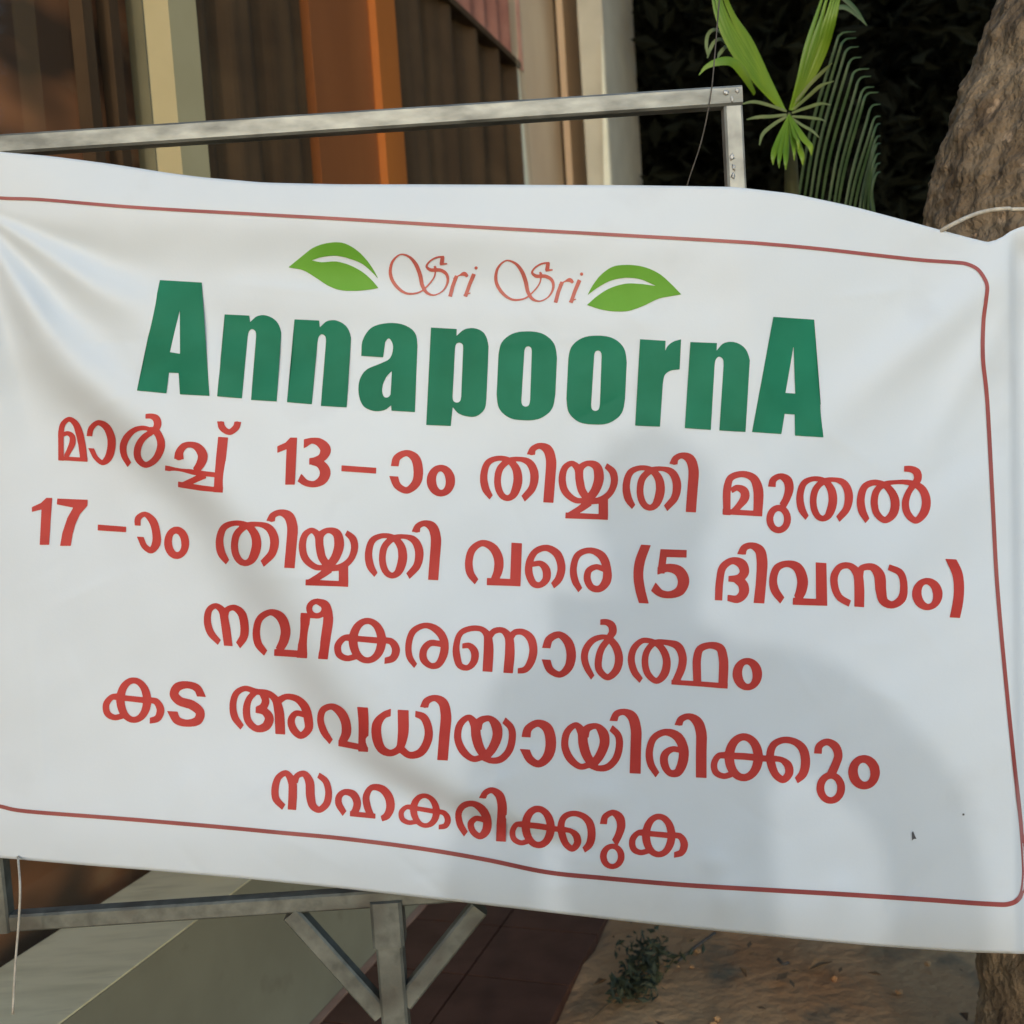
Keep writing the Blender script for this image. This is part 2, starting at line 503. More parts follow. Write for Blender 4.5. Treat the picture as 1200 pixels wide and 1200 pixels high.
for _ in range(420):                                            # curled flakes of loose bark
    i = random.randrange(112, len(ax) - 84)
    x, y, z, r = ax[i]
    a = random.uniform(math.pi * 1.12, math.pi * 1.75)
    if noise.noise(Vector((a * 1.5, z * 2.5, 4))) < -0.05:
        continue
    c = Vector((x + r * 1.0 * math.cos(a), y + r * 1.0 * math.sin(a), z))
    o = Vector((math.cos(a), math.sin(a), 0))
    t = Vector((-math.sin(a), math.cos(a), 0))
    u = (Vector((0, 0, 1)) + t * random.gauss(0, 0.9)).normalized()
    v = o.cross(u)
    L, W = random.uniform(0.002, 0.0075), random.uniform(0.0015, 0.0035)
    q = Vector((math.cos(a), math.sin(a), z * 3.2))
    c += o * r * (0.06 * noise.noise(q * 1.5) + 0.04 * noise.noise(q * 4.0) + 0.034 * noise.noise(q * 9.0) + 0.024 * noise.noise(q * 20) + 0.012 * noise.noise(q * 45) + 0.004)
    pts = [c - u * L - v * W, c - u * L + v * W, c + v * W + o * 0.003, c - v * W + o * 0.0025, c + u * L + v * W * 0.6 + o * 0.001, c + u * L - v * W * 0.6]
    mb.add(pts + [p - o * 0.012 for p in pts], [(0, 1, 2, 3), (3, 2, 4, 5), (0, 6, 7, 1), (1, 7, 8, 2), (2, 8, 10, 4), (5, 4, 10, 11), (3, 5, 11, 9), (0, 3, 9, 6)])
tr = mb.build('trunk', M['bark'], tree, True)
tr.data.materials.append(M['flake'])
for pf in list(tr.data.polygons)[nb:]:
    pf.material_index = 1
    pf.use_smooth = False
mb = MB()
for p0, p1, p2, r0 in (((1.47, 2.1, 3.5), (1.3, 2.4, 4.4), (1.3, 2.9, 5.4), 0.09), ((1.5, 2.12, 3.65), (2.0, 2.0, 4.3), (2.6, 1.9, 5.6), 0.09),
                       ((1.5, 2.12, 3.6), (1.6, 2.9, 4.4), (1.9, 3.7, 5.8), 0.08)):
    c = smooth_curve([p0, p1, p2], 6)
    mb.tube(c, list(np.linspace(r0, 0.03, len(c))), 10)
mb.build('limb', M['bark'], tree, True)
mb = MB()
cl = [(random.uniform(1.2, 3.4), random.uniform(1.6, 4.2), random.uniform(4.9, 6.4), random.uniform(0.3, 0.6)) for _ in range(18)]


def crown():
    c = random.choice(cl)
    d = Vector((random.gauss(0, 1), random.gauss(0, 1), random.gauss(0, 0.8))) * c[3] * 0.6
    return c[0] + d.x, c[1] + d.y, c[2] + d.z


leaf_cloud(mb, 3200, crown, 0.13)
mb.build('crown', M['weed'], tree)

# ------------------------------------------------------------------ palm behind the frame
palm = empty('palm', 'young palm with bright green leaf blades rising behind the steel frame', 'palm')


def blade(mb, pts, w0, fold=0.25, n=6):
    """a leaf blade along 3-D points (x, y, z, half width), folded along its middle"""
    c = smooth_curve(pts, n)
    k = len(mb.v)
    m = len(c)
    for i, (x, y, z, hw) in enumerate(c):
        p = Vector((x, y, z))
        t = (Vector(c[min(i + 1, m - 1)][:3]) - Vector(c[max(i - 1, 0)][:3])).normalized()
        s = t.cross(Vector((0.1, -1, 0.15))).normalized()
        f = t.cross(s)
        mb.v += [tuple(p - s * hw + f * hw * fold), tuple(p), tuple(p + s * hw + f * hw * fold)]
    for i in range(m - 1):
        a, b = k + i * 3, k + i * 3 + 3
        mb.f += [(a, a + 1, b + 1, b), (a + 1, a + 2, b + 2, b + 1)]


def pblade(name, m, pix, depths, widths, fold=0.25):
    pts = []
    mb = MB()
    for (x, y), d, hw in zip(pix, depths, widths):
        v = at(x, y, d)
        pts.append((v.x, v.y, v.z, hw / 2 * d / FPX))
    blade(mb, pts, 0, fold)
    return mb.build(name, m, palm, True)


# two tall pleated blades in a V
for k in range(8):
    u = k / 7 * 2 - 1
    e = random.uniform(-9, 9)
    pblade('leaf_blade', M['frond'], [(918 + u * 2, 129), (894 + u * 7, 94 - u * 2), (869 + u * 12 + random.uniform(-1, 1), 52 - u * 4), (849 + u * 11 + random.uniform(-2, 2), 14 + e),
                                      (839 + u * 6, -22 + e)], [2.40, 2.365 + .006 * k, 2.34 + .007 * k, 2.33 + .004 * k, 2.33], [2.5, 6, 7, 4.5, .8], 0.45)
for k in range(7):
    u = k / 6 * 2 - 1
    e = random.uniform(-10, 10)
    pblade('leaf_blade', M['frond'], [(927 + u * 1.5, 129), (942 + u * 6, 96 + u * 2), (957 + u * 10 + random.uniform(-1, 1), 56 + u * 3), (970 + u * 10, 16 + e), (980 + u * 7, -24 + e)],
           [2.40, 2.375 + .006 * k, 2.36 + .006 * k, 2.36, 2.37], [2, 5, 6, 3.6, .8], 0.45)
pblade('leaf_blade', M['frond'], [(885, 110), (872, 85), (858, 72), (842, 72), (828, 78), (819, 88)], [2.38, 2.33, 2.31, 2.30, 2.30, 2.30], [5, 13, 11, 9, 5, 1])
# short blades hanging in a fan
for (tx, ty), wd in (((906, 193), 8), ((913, 197), 6), ((921, 199), 7), ((941, 194), 8), ((951, 182), 9), ((931, 188), 5), ((936, 176), 6)):
    mx_, my_ = (925 + tx) / 2 + (tx - 925) * .15, (138 + ty) / 2
    pblade('hanging_blade', M['frond'], [(925, 134), (mx_, my_), (tx - (tx - 925) * .05, ty - 12), (tx, ty)], [2.39, 2.34 - 0.001 * tx + 0.92, 2.31 - 0.001 * tx + 0.92, 2.31 - 0.001 * tx + 0.92], [2, wd, wd * .8, 1], 0.4)
# thin leaflets spreading sideways, curled at the tips
for pix in ([(922, 130), (905, 124), (885, 119), (868, 122)], [(922, 134), (905, 136), (888, 137), (875, 140)], [(922, 136), (906, 146), (894, 157), (890, 170)],
            [(928, 132), (945, 126), (962, 121), (974, 123)], [(928, 136), (945, 137), (960, 139), (968, 142)], [(928, 138), (940, 146), (952, 153), (960, 161)],
            [(930, 128), (948, 112), (962, 100), (977, 95)], [(930, 122), (950, 98), (965, 83), (975, 74)],
            [(856, 55), (846, 46), (838, 48), (832, 58), (829, 68)], [(848, 40), (838, 34), (830, 40), (828, 52), (829, 64)], [(862, 58), (852, 54), (844, 62), (841, 68)]):
    n = len(pix)
    pblade('leaflet', M['frond_tip'], pix, list(np.linspace(2.40, 2.32, n)), [3] + [4] * (n - 2) + [1.2], 0.35)
# the older frond: long parallel leaflets with hooked tips
for i in range(16):
    t = i / 15 + random.uniform(-.012, .012)
    bx, by = 930 + 98 * t ** 0.9, 262 + 8 * t
    sx = 985 + 42 * min(1, t * 1.6)
    sy = 34 + 165 * t ** 1.05 + random.uniform(-4, 4)
    kx, ky = sx - 8 + 3 * t, sy + 26
    hx = min(1032, sx + 16 - 9 * t + random.uniform(-3, 3))
    mxp, myp = (bx + kx) / 2 - 6 * (1 - t), (by + ky) / 2
    d0, d1 = 2.62 - 0.10 * t, 2.5 - 0.05 * math.sin(i * 2.1)
    pblade('leaflet', M['frond_dark'], [(bx, by), (mxp, myp), (kx, ky), (sx, sy + 6), (hx, sy + 3)], [d0, (d0 + d1) / 2, d1, d1, d1 + 0.01], [2.6, 3.6, 3.2, 2.4, 1.0], 0.5)
for pix in ([(980, -8), (992, 0), (1004, 12), (1016, 30)], [(974, 10), (990, 8), (1003, 16), (1015, 29)]):
    pblade('leaflet', M['frond_dark'], pix, [2.45] * 4, [4, 6, 5, 1], 0.3)
mb = MB()
a0 = at(925, 240, 2.52)
c = smooth_curve([(0.86, 3.5, -0.05), (0.85, 3.35, 0.6), (a0.x + 0.06, 2.85, 1.5), (a0.x, 2.5, a0.z), tuple(at(924, 150, 2.43)), tuple(at(925, 133, 2.4))], 6)
mb.tube(c, list(np.linspace(0.036, 0.004, len(c))), 10)
c = smooth_curve([(0.8, 2.95, 1.35), tuple(at(935, 275, 2.62)), tuple(at(985, 280, 2.57)), tuple(at(1030, 268, 2.52))], 6)
mb.tube(c, list(np.linspace(0.014, 0.005, len(c))), 8)
mb.build('stem', M['stem'], palm, True)

# ------------------------------------------------------------------ weeds and litter on the soil
for k, (px, py, nlf, hh, lab) in enumerate(((742, 1168, 230, 0.10, 'small dark green weed growing on the bare soil below the banner'),
                                             (772, 1140, 150, 0.08, 'smaller weed with dark leaves close behind the larger weed'))):
    d = rays(px, py)
    t = -EYE / d[2]
    c0 = Vector((d[0] * t, d[1] * t, 0.0))
    wd = empty('weed', lab, 'weed', 'weeds on the bare soil')
    wd.location = c0
    mb = MB()
    tips = []
    for _ in range(9):
        tip = Vector((random.gauss(0, 0.05), random.gauss(0, 0.05), random.uniform(0.4, 1) * hh))
        tips.append(tip)
        mb.tube([Vector((0, 0, -0.03)), tip * 0.5 + Vector((0, 0, 0.01)), tip], [0.003, 0.0022, 0.001], 5)
    mb.build('stem', M['stem'], wd)
    mb = MB()

    def wsamp():
        t_ = random.choice(tips) * random.uniform(0.5, 1.1)
        return t_.x + random.gauss(0, 0.018), t_.y + random.gauss(0, 0.018), max(0.01, t_.z + random.gauss(0, 0.012))
    leaf_cloud(mb, nlf, wsamp, 0.028)
    mb.build('foliage', M['weed'], wd)
mb = MB()
for _ in range(130):
    x, y = random.uniform(-0.1, 1.6), random.uniform(2.3, 4.2)
    if Vector((x, y, 0)).dot(FN) < -0.75:
        continue
    L = random.uniform(0.006, 0.03)
    a = random.uniform(0, 6.28)
    z = 0.028
    u = Vector((math.cos(a), math.sin(a), random.uniform(-.15, .25))) * L
    v = Vector((-math.sin(a), math.cos(a), random.uniform(-.2, .2))) * L * random.uniform(0.15, 0.5)
    c = Vector((x, y, z))
    mb.add([c - u, c + v, c + u, c - v], [(0, 1, 2, 3)])
for _ in range(46):                                            # fallen leaves, curled up off the soil
    x, y = random.uniform(-0.05, 1.5), random.uniform(2.35, 3.6)
    if Vector((x, y, 0)).dot(FN) < -0.78:
        continue
    a, L = random.uniform(0, 6.28), random.uniform(0.015, 0.04)
    u, v, c = Vector((math.cos(a), math.sin(a), 0)), Vector((-math.sin(a), math.cos(a), 0)), Vector((x, y, 0.025))
    wv = L * random.uniform(.3, .5)
    hgt = L * random.uniform(.2, .6)
    mb.add([c - u * L, c - u * L * .2 + v * wv + Vector((0, 0, hgt)), c - u * L * .2, c - u * L * .2 - v * wv + Vector((0, 0, hgt * .8)), c + u * L + Vector((0, 0, hgt * .5))],
           [(0, 2, 1), (0, 3, 2), (1, 2, 4), (2, 3, 4)])
tag(mb.build('leaf_litter', M['dry']), kind='stuff')
mb = MB()
for _ in range(70):
    x, y = random.uniform(-0.1, 1.5), random.uniform(2.3, 3.8)
    if Vector((x, y, 0)).dot(FN) < -0.8:
        continue
    mb.blob((x, y, 0.012), random.choice((.003, .004, .006, .009)), (1, random.uniform(.7, 1.3), .7), .5)
tag(mb.build('gravel', M['soil']), kind='stuff')
for k, (a, b, cc, lab) in enumerate((((793, 1128), (812, 1112), (838, 1093), 'dark twig lying on the soil behind the weeds'),
                                      ((692, 1196), (720, 1170), (740, 1158), 'pale twig lying on the soil in front of the weeds'),
                                      ((912, 1124), (918, 1130), (924, 1128), 'short dark twig lying alone on the soil right of the weeds'))):
    pts = []
    for px, py in (a, b, cc):
        d = rays(px, py)
        t = -(EYE - 0.03) / d[2]
        pts.append((d[0] * t, d[1] * t, 0.03))
    mb = MB()
    mb.tube(smooth_curve(pts, 5), 0.0045 if k != 1 else 0.003, 6)
    tag(mb.build('twig', M['wire'] if k != 1 else M['dry'], None, True), lab, 'twig', 'twigs on the soil')

# ------------------------------------------------------------------ steel frame on its stand
FY = 1.70
frame = empty('sign_frame', 'welded grey steel tube frame and stand holding up the white banner', 'frame')
zt = at(400, 145, FY).z
xl, xr = at(-4, 1000, FY).x, at(859, 160, FY).x
zb = at(300, 1060, FY).z
T = 0.029
mb = MB()
mb.beam((xl - T / 2, FY, zt), (xr + T / 2, FY, zt), T, T, (0, 1, 0), 0.12)
mb.build('top_rail', M['steel'], frame)
mb = MB()
mb.beam((xl + T / 2 + .001, FY, zb), (xr - T / 2 - .001, FY, zb), T * .95, T * .95, (0, 1, 0), 0.12)
mb.build('bottom_rail', M['steel_dark'], frame)
for x in (xl, xr):
    mb = MB()
    mb.beam((x, FY, zb - T / 2), (x, FY, zt - T / 2 - .001), T * .97, T * .97, (0, 1, 0), 0.12)
    mb.build('post', M['steel_lit'] if x == xr else M['steel_dark'], frame)
cx = at(457, 1100, FY).x
mb = MB()
mb.beam((cx, FY, 0.05), (cx, FY, zb - T / 2 - .001), 0.042, 0.042, (0, 1, 0), 0.1)
mb.build('stand_post', M['steel_dark'], frame)
mb = MB()
mb.beam((cx - 0.0, FY, zb - 0.002), (cx + 0.0001, FY, zb - 0.075), 0.05, 0.05, (0, 1, 0), 0.1)
mb.build('socket', M['steel_dark'], frame)
for (x0, y0), (x1, y1) in (((342, 1068), (448, 1186)), ((562, 1062), (474, 1172))):
    a, b = at(x0, y0, FY), at(x1, y1, FY)
    mb = MB()
    mb.beam(a, b, 0.03, 0.028, (0, 1, 0), 0.12)
    mb.build('brace', M['steel_dark'], frame)
mb = MB()
mb.beam((cx - 0.35, FY, 0.03), (cx + 0.35, FY, 0.03), 0.04, 0.04, (0, 1, 0), 0.12)
mb.beam((cx, FY - 0.35, 0.0305), (cx, FY + 0.35, 0.0305), 0.039, 0.039, (1, 0, 0), 0.12)
mb.build('foot', M['steel_dark'], frame)
for px, py, r in ((851, 108, .004), (864, 106, .003), (858, 116, .003), (858, 184, .004), (860, 196, .004), (859, 206, .0035)):
    q = at(px, py, FY - T / 2 - 0.001)
    mb = MB()
    mb.blob(q, r * 0.7, (random.uniform(.8, 1.5), 0.16, random.uniform(.8, 1.8)), 1.3)
    mb.build('weld_bead', M['weld'], frame, True)


# ------------------------------------------------------------------ banner
def sig(t):
    return 1 / (1 + np.exp(-np.clip(t, -40, 40)))


def sp(t, k):
    return k * np.logaddexp(0, t / k)


TOP = np.array([(-110, 166), (-60, 168), (0, 178), (60, 183), (130, 192), (200, 203), (240, 208), (310, 214), (400, 216), (480, 216), (600, 216.5), (740, 217),
                (860, 219), (930, 227), (1000, 242), (1060, 258), (1130, 277), (1166, 286), (1174, 276), (1186, 270), (1200, 264), (1260, 255)], float)
BOT = np.array([(-110, 1003), (-20, 1004), (20, 1007), (100, 1014), (177, 1020), (280, 1029), (400, 1041), (547, 1058), (700, 1076), (800, 1087), (930, 1100),
                (1030, 1109), (1133, 1116), (1200, 1118), (1260, 1119)], float)


def edge(tab, x):
    y = np.interp(x, tab[:, 0], tab[:, 1])
    for k in (-9, 9):
        y = y + np.interp(x + k, tab[:, 0], tab[:, 1])
    return y / 3


FOLD = smooth_curve([(20, 330), (62, 420), (125, 490), (240, 600), (300, 690), (360, 790), (430, 880), (540, 945), (680, 990)], 12)


rng = np.random.RandomState(5)
CREASES = [(610, 700, 560, 1050, .003, 9), (480, 960, 620, 900, .0032, 9), (690, 1075, 760, 930, .003, 9), (1035, 930, 1040, 1105, .0022, 7), (250, 330, 470, 350, .0022, 8),
           (545, 405, 700, 395, .002, 9), (30, 700, 60, 980, .003, 12), (160, 1010, 230, 900, .003, 10)]
for _ in range(60):
    cx0, cy0, an, ln = rng.uniform(20, 1180), rng.uniform(290, 1080), rng.uniform(0, math.pi), rng.uniform(50, 170)
    CREASES.append((cx0, cy0, cx0 + ln * math.cos(an), cy0 + ln * math.sin(an), rng.choice([-1, 1]) * rng.uniform(.0007, .0018), rng.uniform(5, 10)))


def relief(x, y):
    """how far the cloth stands out towards the viewer, in metres"""
    x, y = np.asarray(x, float), np.asarray(y, float)
    d = np.zeros_like(x)
    # the right post props the cloth from behind; past it the cloth falls back towards the tree
    xp = 872 + 0.035 * (y - 200)
    d -= 0.20 * 0.00124 * sp(x - xp, 5) * (1 - 0.55 * sig((y - 640) / 80))
    # pleats drawn out of the tied upper left corner
    r = np.hypot(x + 40, y - 235)
    th = np.degrees(np.arctan2(y - 235, x + 40))
    env = np.clip(r / 150, 0, 1) ** 1.3 * np.exp(-np.maximum(r - 150, 0) / 150) * sig((th - 22) / 4) * sig((84 - th) / 5)
    d += 0.0125 * env * np.cos(np.radians(14 * (th - 59)))
    # long fold running down across the text
    al = (y - FOLD[0, 1]) / (FOLD[-1, 1] - FOLD[0, 1])
    u = 0.72 * (np.interp(y, FOLD[:, 1], FOLD[:, 0]) - x)
    hgt = 0.045 * sig((al - 0.15) / 0.05) * sig((0.93 - al) / 0.05)
    d -= hgt * (sig(u / 12.5) - 1) * np.exp(-np.maximum(-u, 0) / 170) + hgt * sig(u / 12.5) * np.exp(-np.maximum(u, 0) / 200)
    # a soft roll along the top hem
    yb = np.interp(x, [-60, 0, 160, 300, 540, 850, 1000], [232, 234, 243, 251, 265, 283, 296])
    e = sig((x - 60) / 30) * sig((760 - x) / 60)
    d -= 0.00035 * e * sp(yb - 4 - y, 5)
    d -= 0.00042 * e * sp(y - yb - 14, 8) - 0.00042 * e * sp(y - yb - 62, 12)
    d += 0.0045 * e * np.exp(-((y - yb - 100) / 26.0) ** 2)
    # drag lines at the upper right corner
    for x0, y0, x1, y1, h, wd in ((1195, 300, 985, 480, 0.014, 28), (1200, 330, 1090, 520, 0.009, 20), (1150, 560, 1010, 690, 0.006, 32)):
        L = math.hypot(x1 - x0, y1 - y0)
        ux, uy = (x1 - x0) / L, (y1 - y0) / L
        a_ = ((x - x0) * ux + (y - y0) * uy) / L
        n_ = -(x - x0) * uy + (y - y0) * ux
        d += h * np.exp(-(n_ / wd) ** 2) * sig((a_ + 0.05) / 0.08) * sig((1.0 - a_) / 0.12)
    # the loose end turns back behind the border
    d -= 0.03 * sig((x - 1188 - 0.012 * (y - 400)) / 1.8) * sig((y - 288) / 8)
    # lower hem curls away, with a few dents
    yo = edge(BOT, x)
    k = np.clip((y - (yo - 62)) / 62, 0, 1.2)
    d -= 0.014 * k * k * sig((x - 480) / 120) + 0.006 * k * k
    for cx_, cy_, h, sx_, sy_ in ((850, 1052, .005, 17, 22), (838, 1012, .005, 18, 16), (985, 1046, .004, 16, 20), (558, 940, .006, 26, 30), (612, 985, .006, 22, 34),
                                  (700, 935, .004, 30, 18), (905, 700, .004, 30, 60), (1060, 880, .003, 40, 60), (545, 420, .002, 60, 30), (745, 1010, .004, 40, 20)):
        d += h * np.exp(-((x - cx_) / sx_) ** 2 - ((y - cy_) / sy_) ** 2)
    # short hard creases from folding and handling
    for x0, y0, x1, y1, h, wd in CREASES:
        L = math.hypot(x1 - x0, y1 - y0)
        ux, uy = (x1 - x0) / L, (y1 - y0) / L
        a_ = ((x - x0) * ux + (y - y0) * uy) / L
        n_ = -(x - x0) * uy + (y - y0) * ux
        d += h * np.exp(-np.abs(n_) / wd) * np.clip(4 * a_ * (1 - a_), 0, 1)
    # lazy waves and small crumples of the sheet
    d += 0.0022 * np.sin(x / 67 + y / 140 + 1.0) * np.sin(y / 83 - x / 190) + 0.0012 * np.sin(x / 31 - y / 57 + 2.0) * np.sin(y / 41 + x / 77)
    d += 0.0006 * np.sin(x / 13.0 + y / 29.0) * np.sin(y / 17.0 - x / 37.0 + 0.6)
    d += 0.010 * np.sin((x - 250) / 330.0) * sig((y - 500) / 150)
    return d


def cloth(x, y, lift=0.0):
    x, y = np.asarray(x, float), np.asarray(y, float)
    dv = rays(x, y)
    t = (1.622 - relief(x, y) - lift) / (dv[..., 1] + 0.048 * dv[..., 0])
    return dv * t[..., None] + np.array([0, 0, EYE])


def cloth_normal(x, y, e=3.0):
    n_ = np.cross(cloth(x, y + e) - cloth(x, y - e), cloth(x + e, y) - cloth(x - e, y))
    return n_ / np.linalg.norm(n_, axis=-1, keepdims=True)


NX, NY = 310, 206
gx = np.linspace(-95, 1245, NX)
ty, by = edge(TOP, gx), edge(BOT, gx)
tt = np.linspace(0, 1, NY)
X = np.repeat(gx[None, :], NY, 0)
Y = ty[None, :] + (by - ty)[None, :] * tt[:, None]
V = cloth(X, Y).reshape(-1, 3)
Fq = [(j * NX + i, (j + 1) * NX + i, (j + 1) * NX + i + 1, j * NX + i + 1) for j in range(NY - 1) for i in range(NX - 1)]
banner = empty('banner', 'white vinyl banner with green headline and red lettering hung on the frame', 'banner')
sheet_o = mesh('sheet', V, Fq, M['vinyl'], banner, smooth=True)
md = sheet_o.modifiers.new('thickness', 'SOLIDIFY')
md.thickness = 0.0006
md.offset = -1

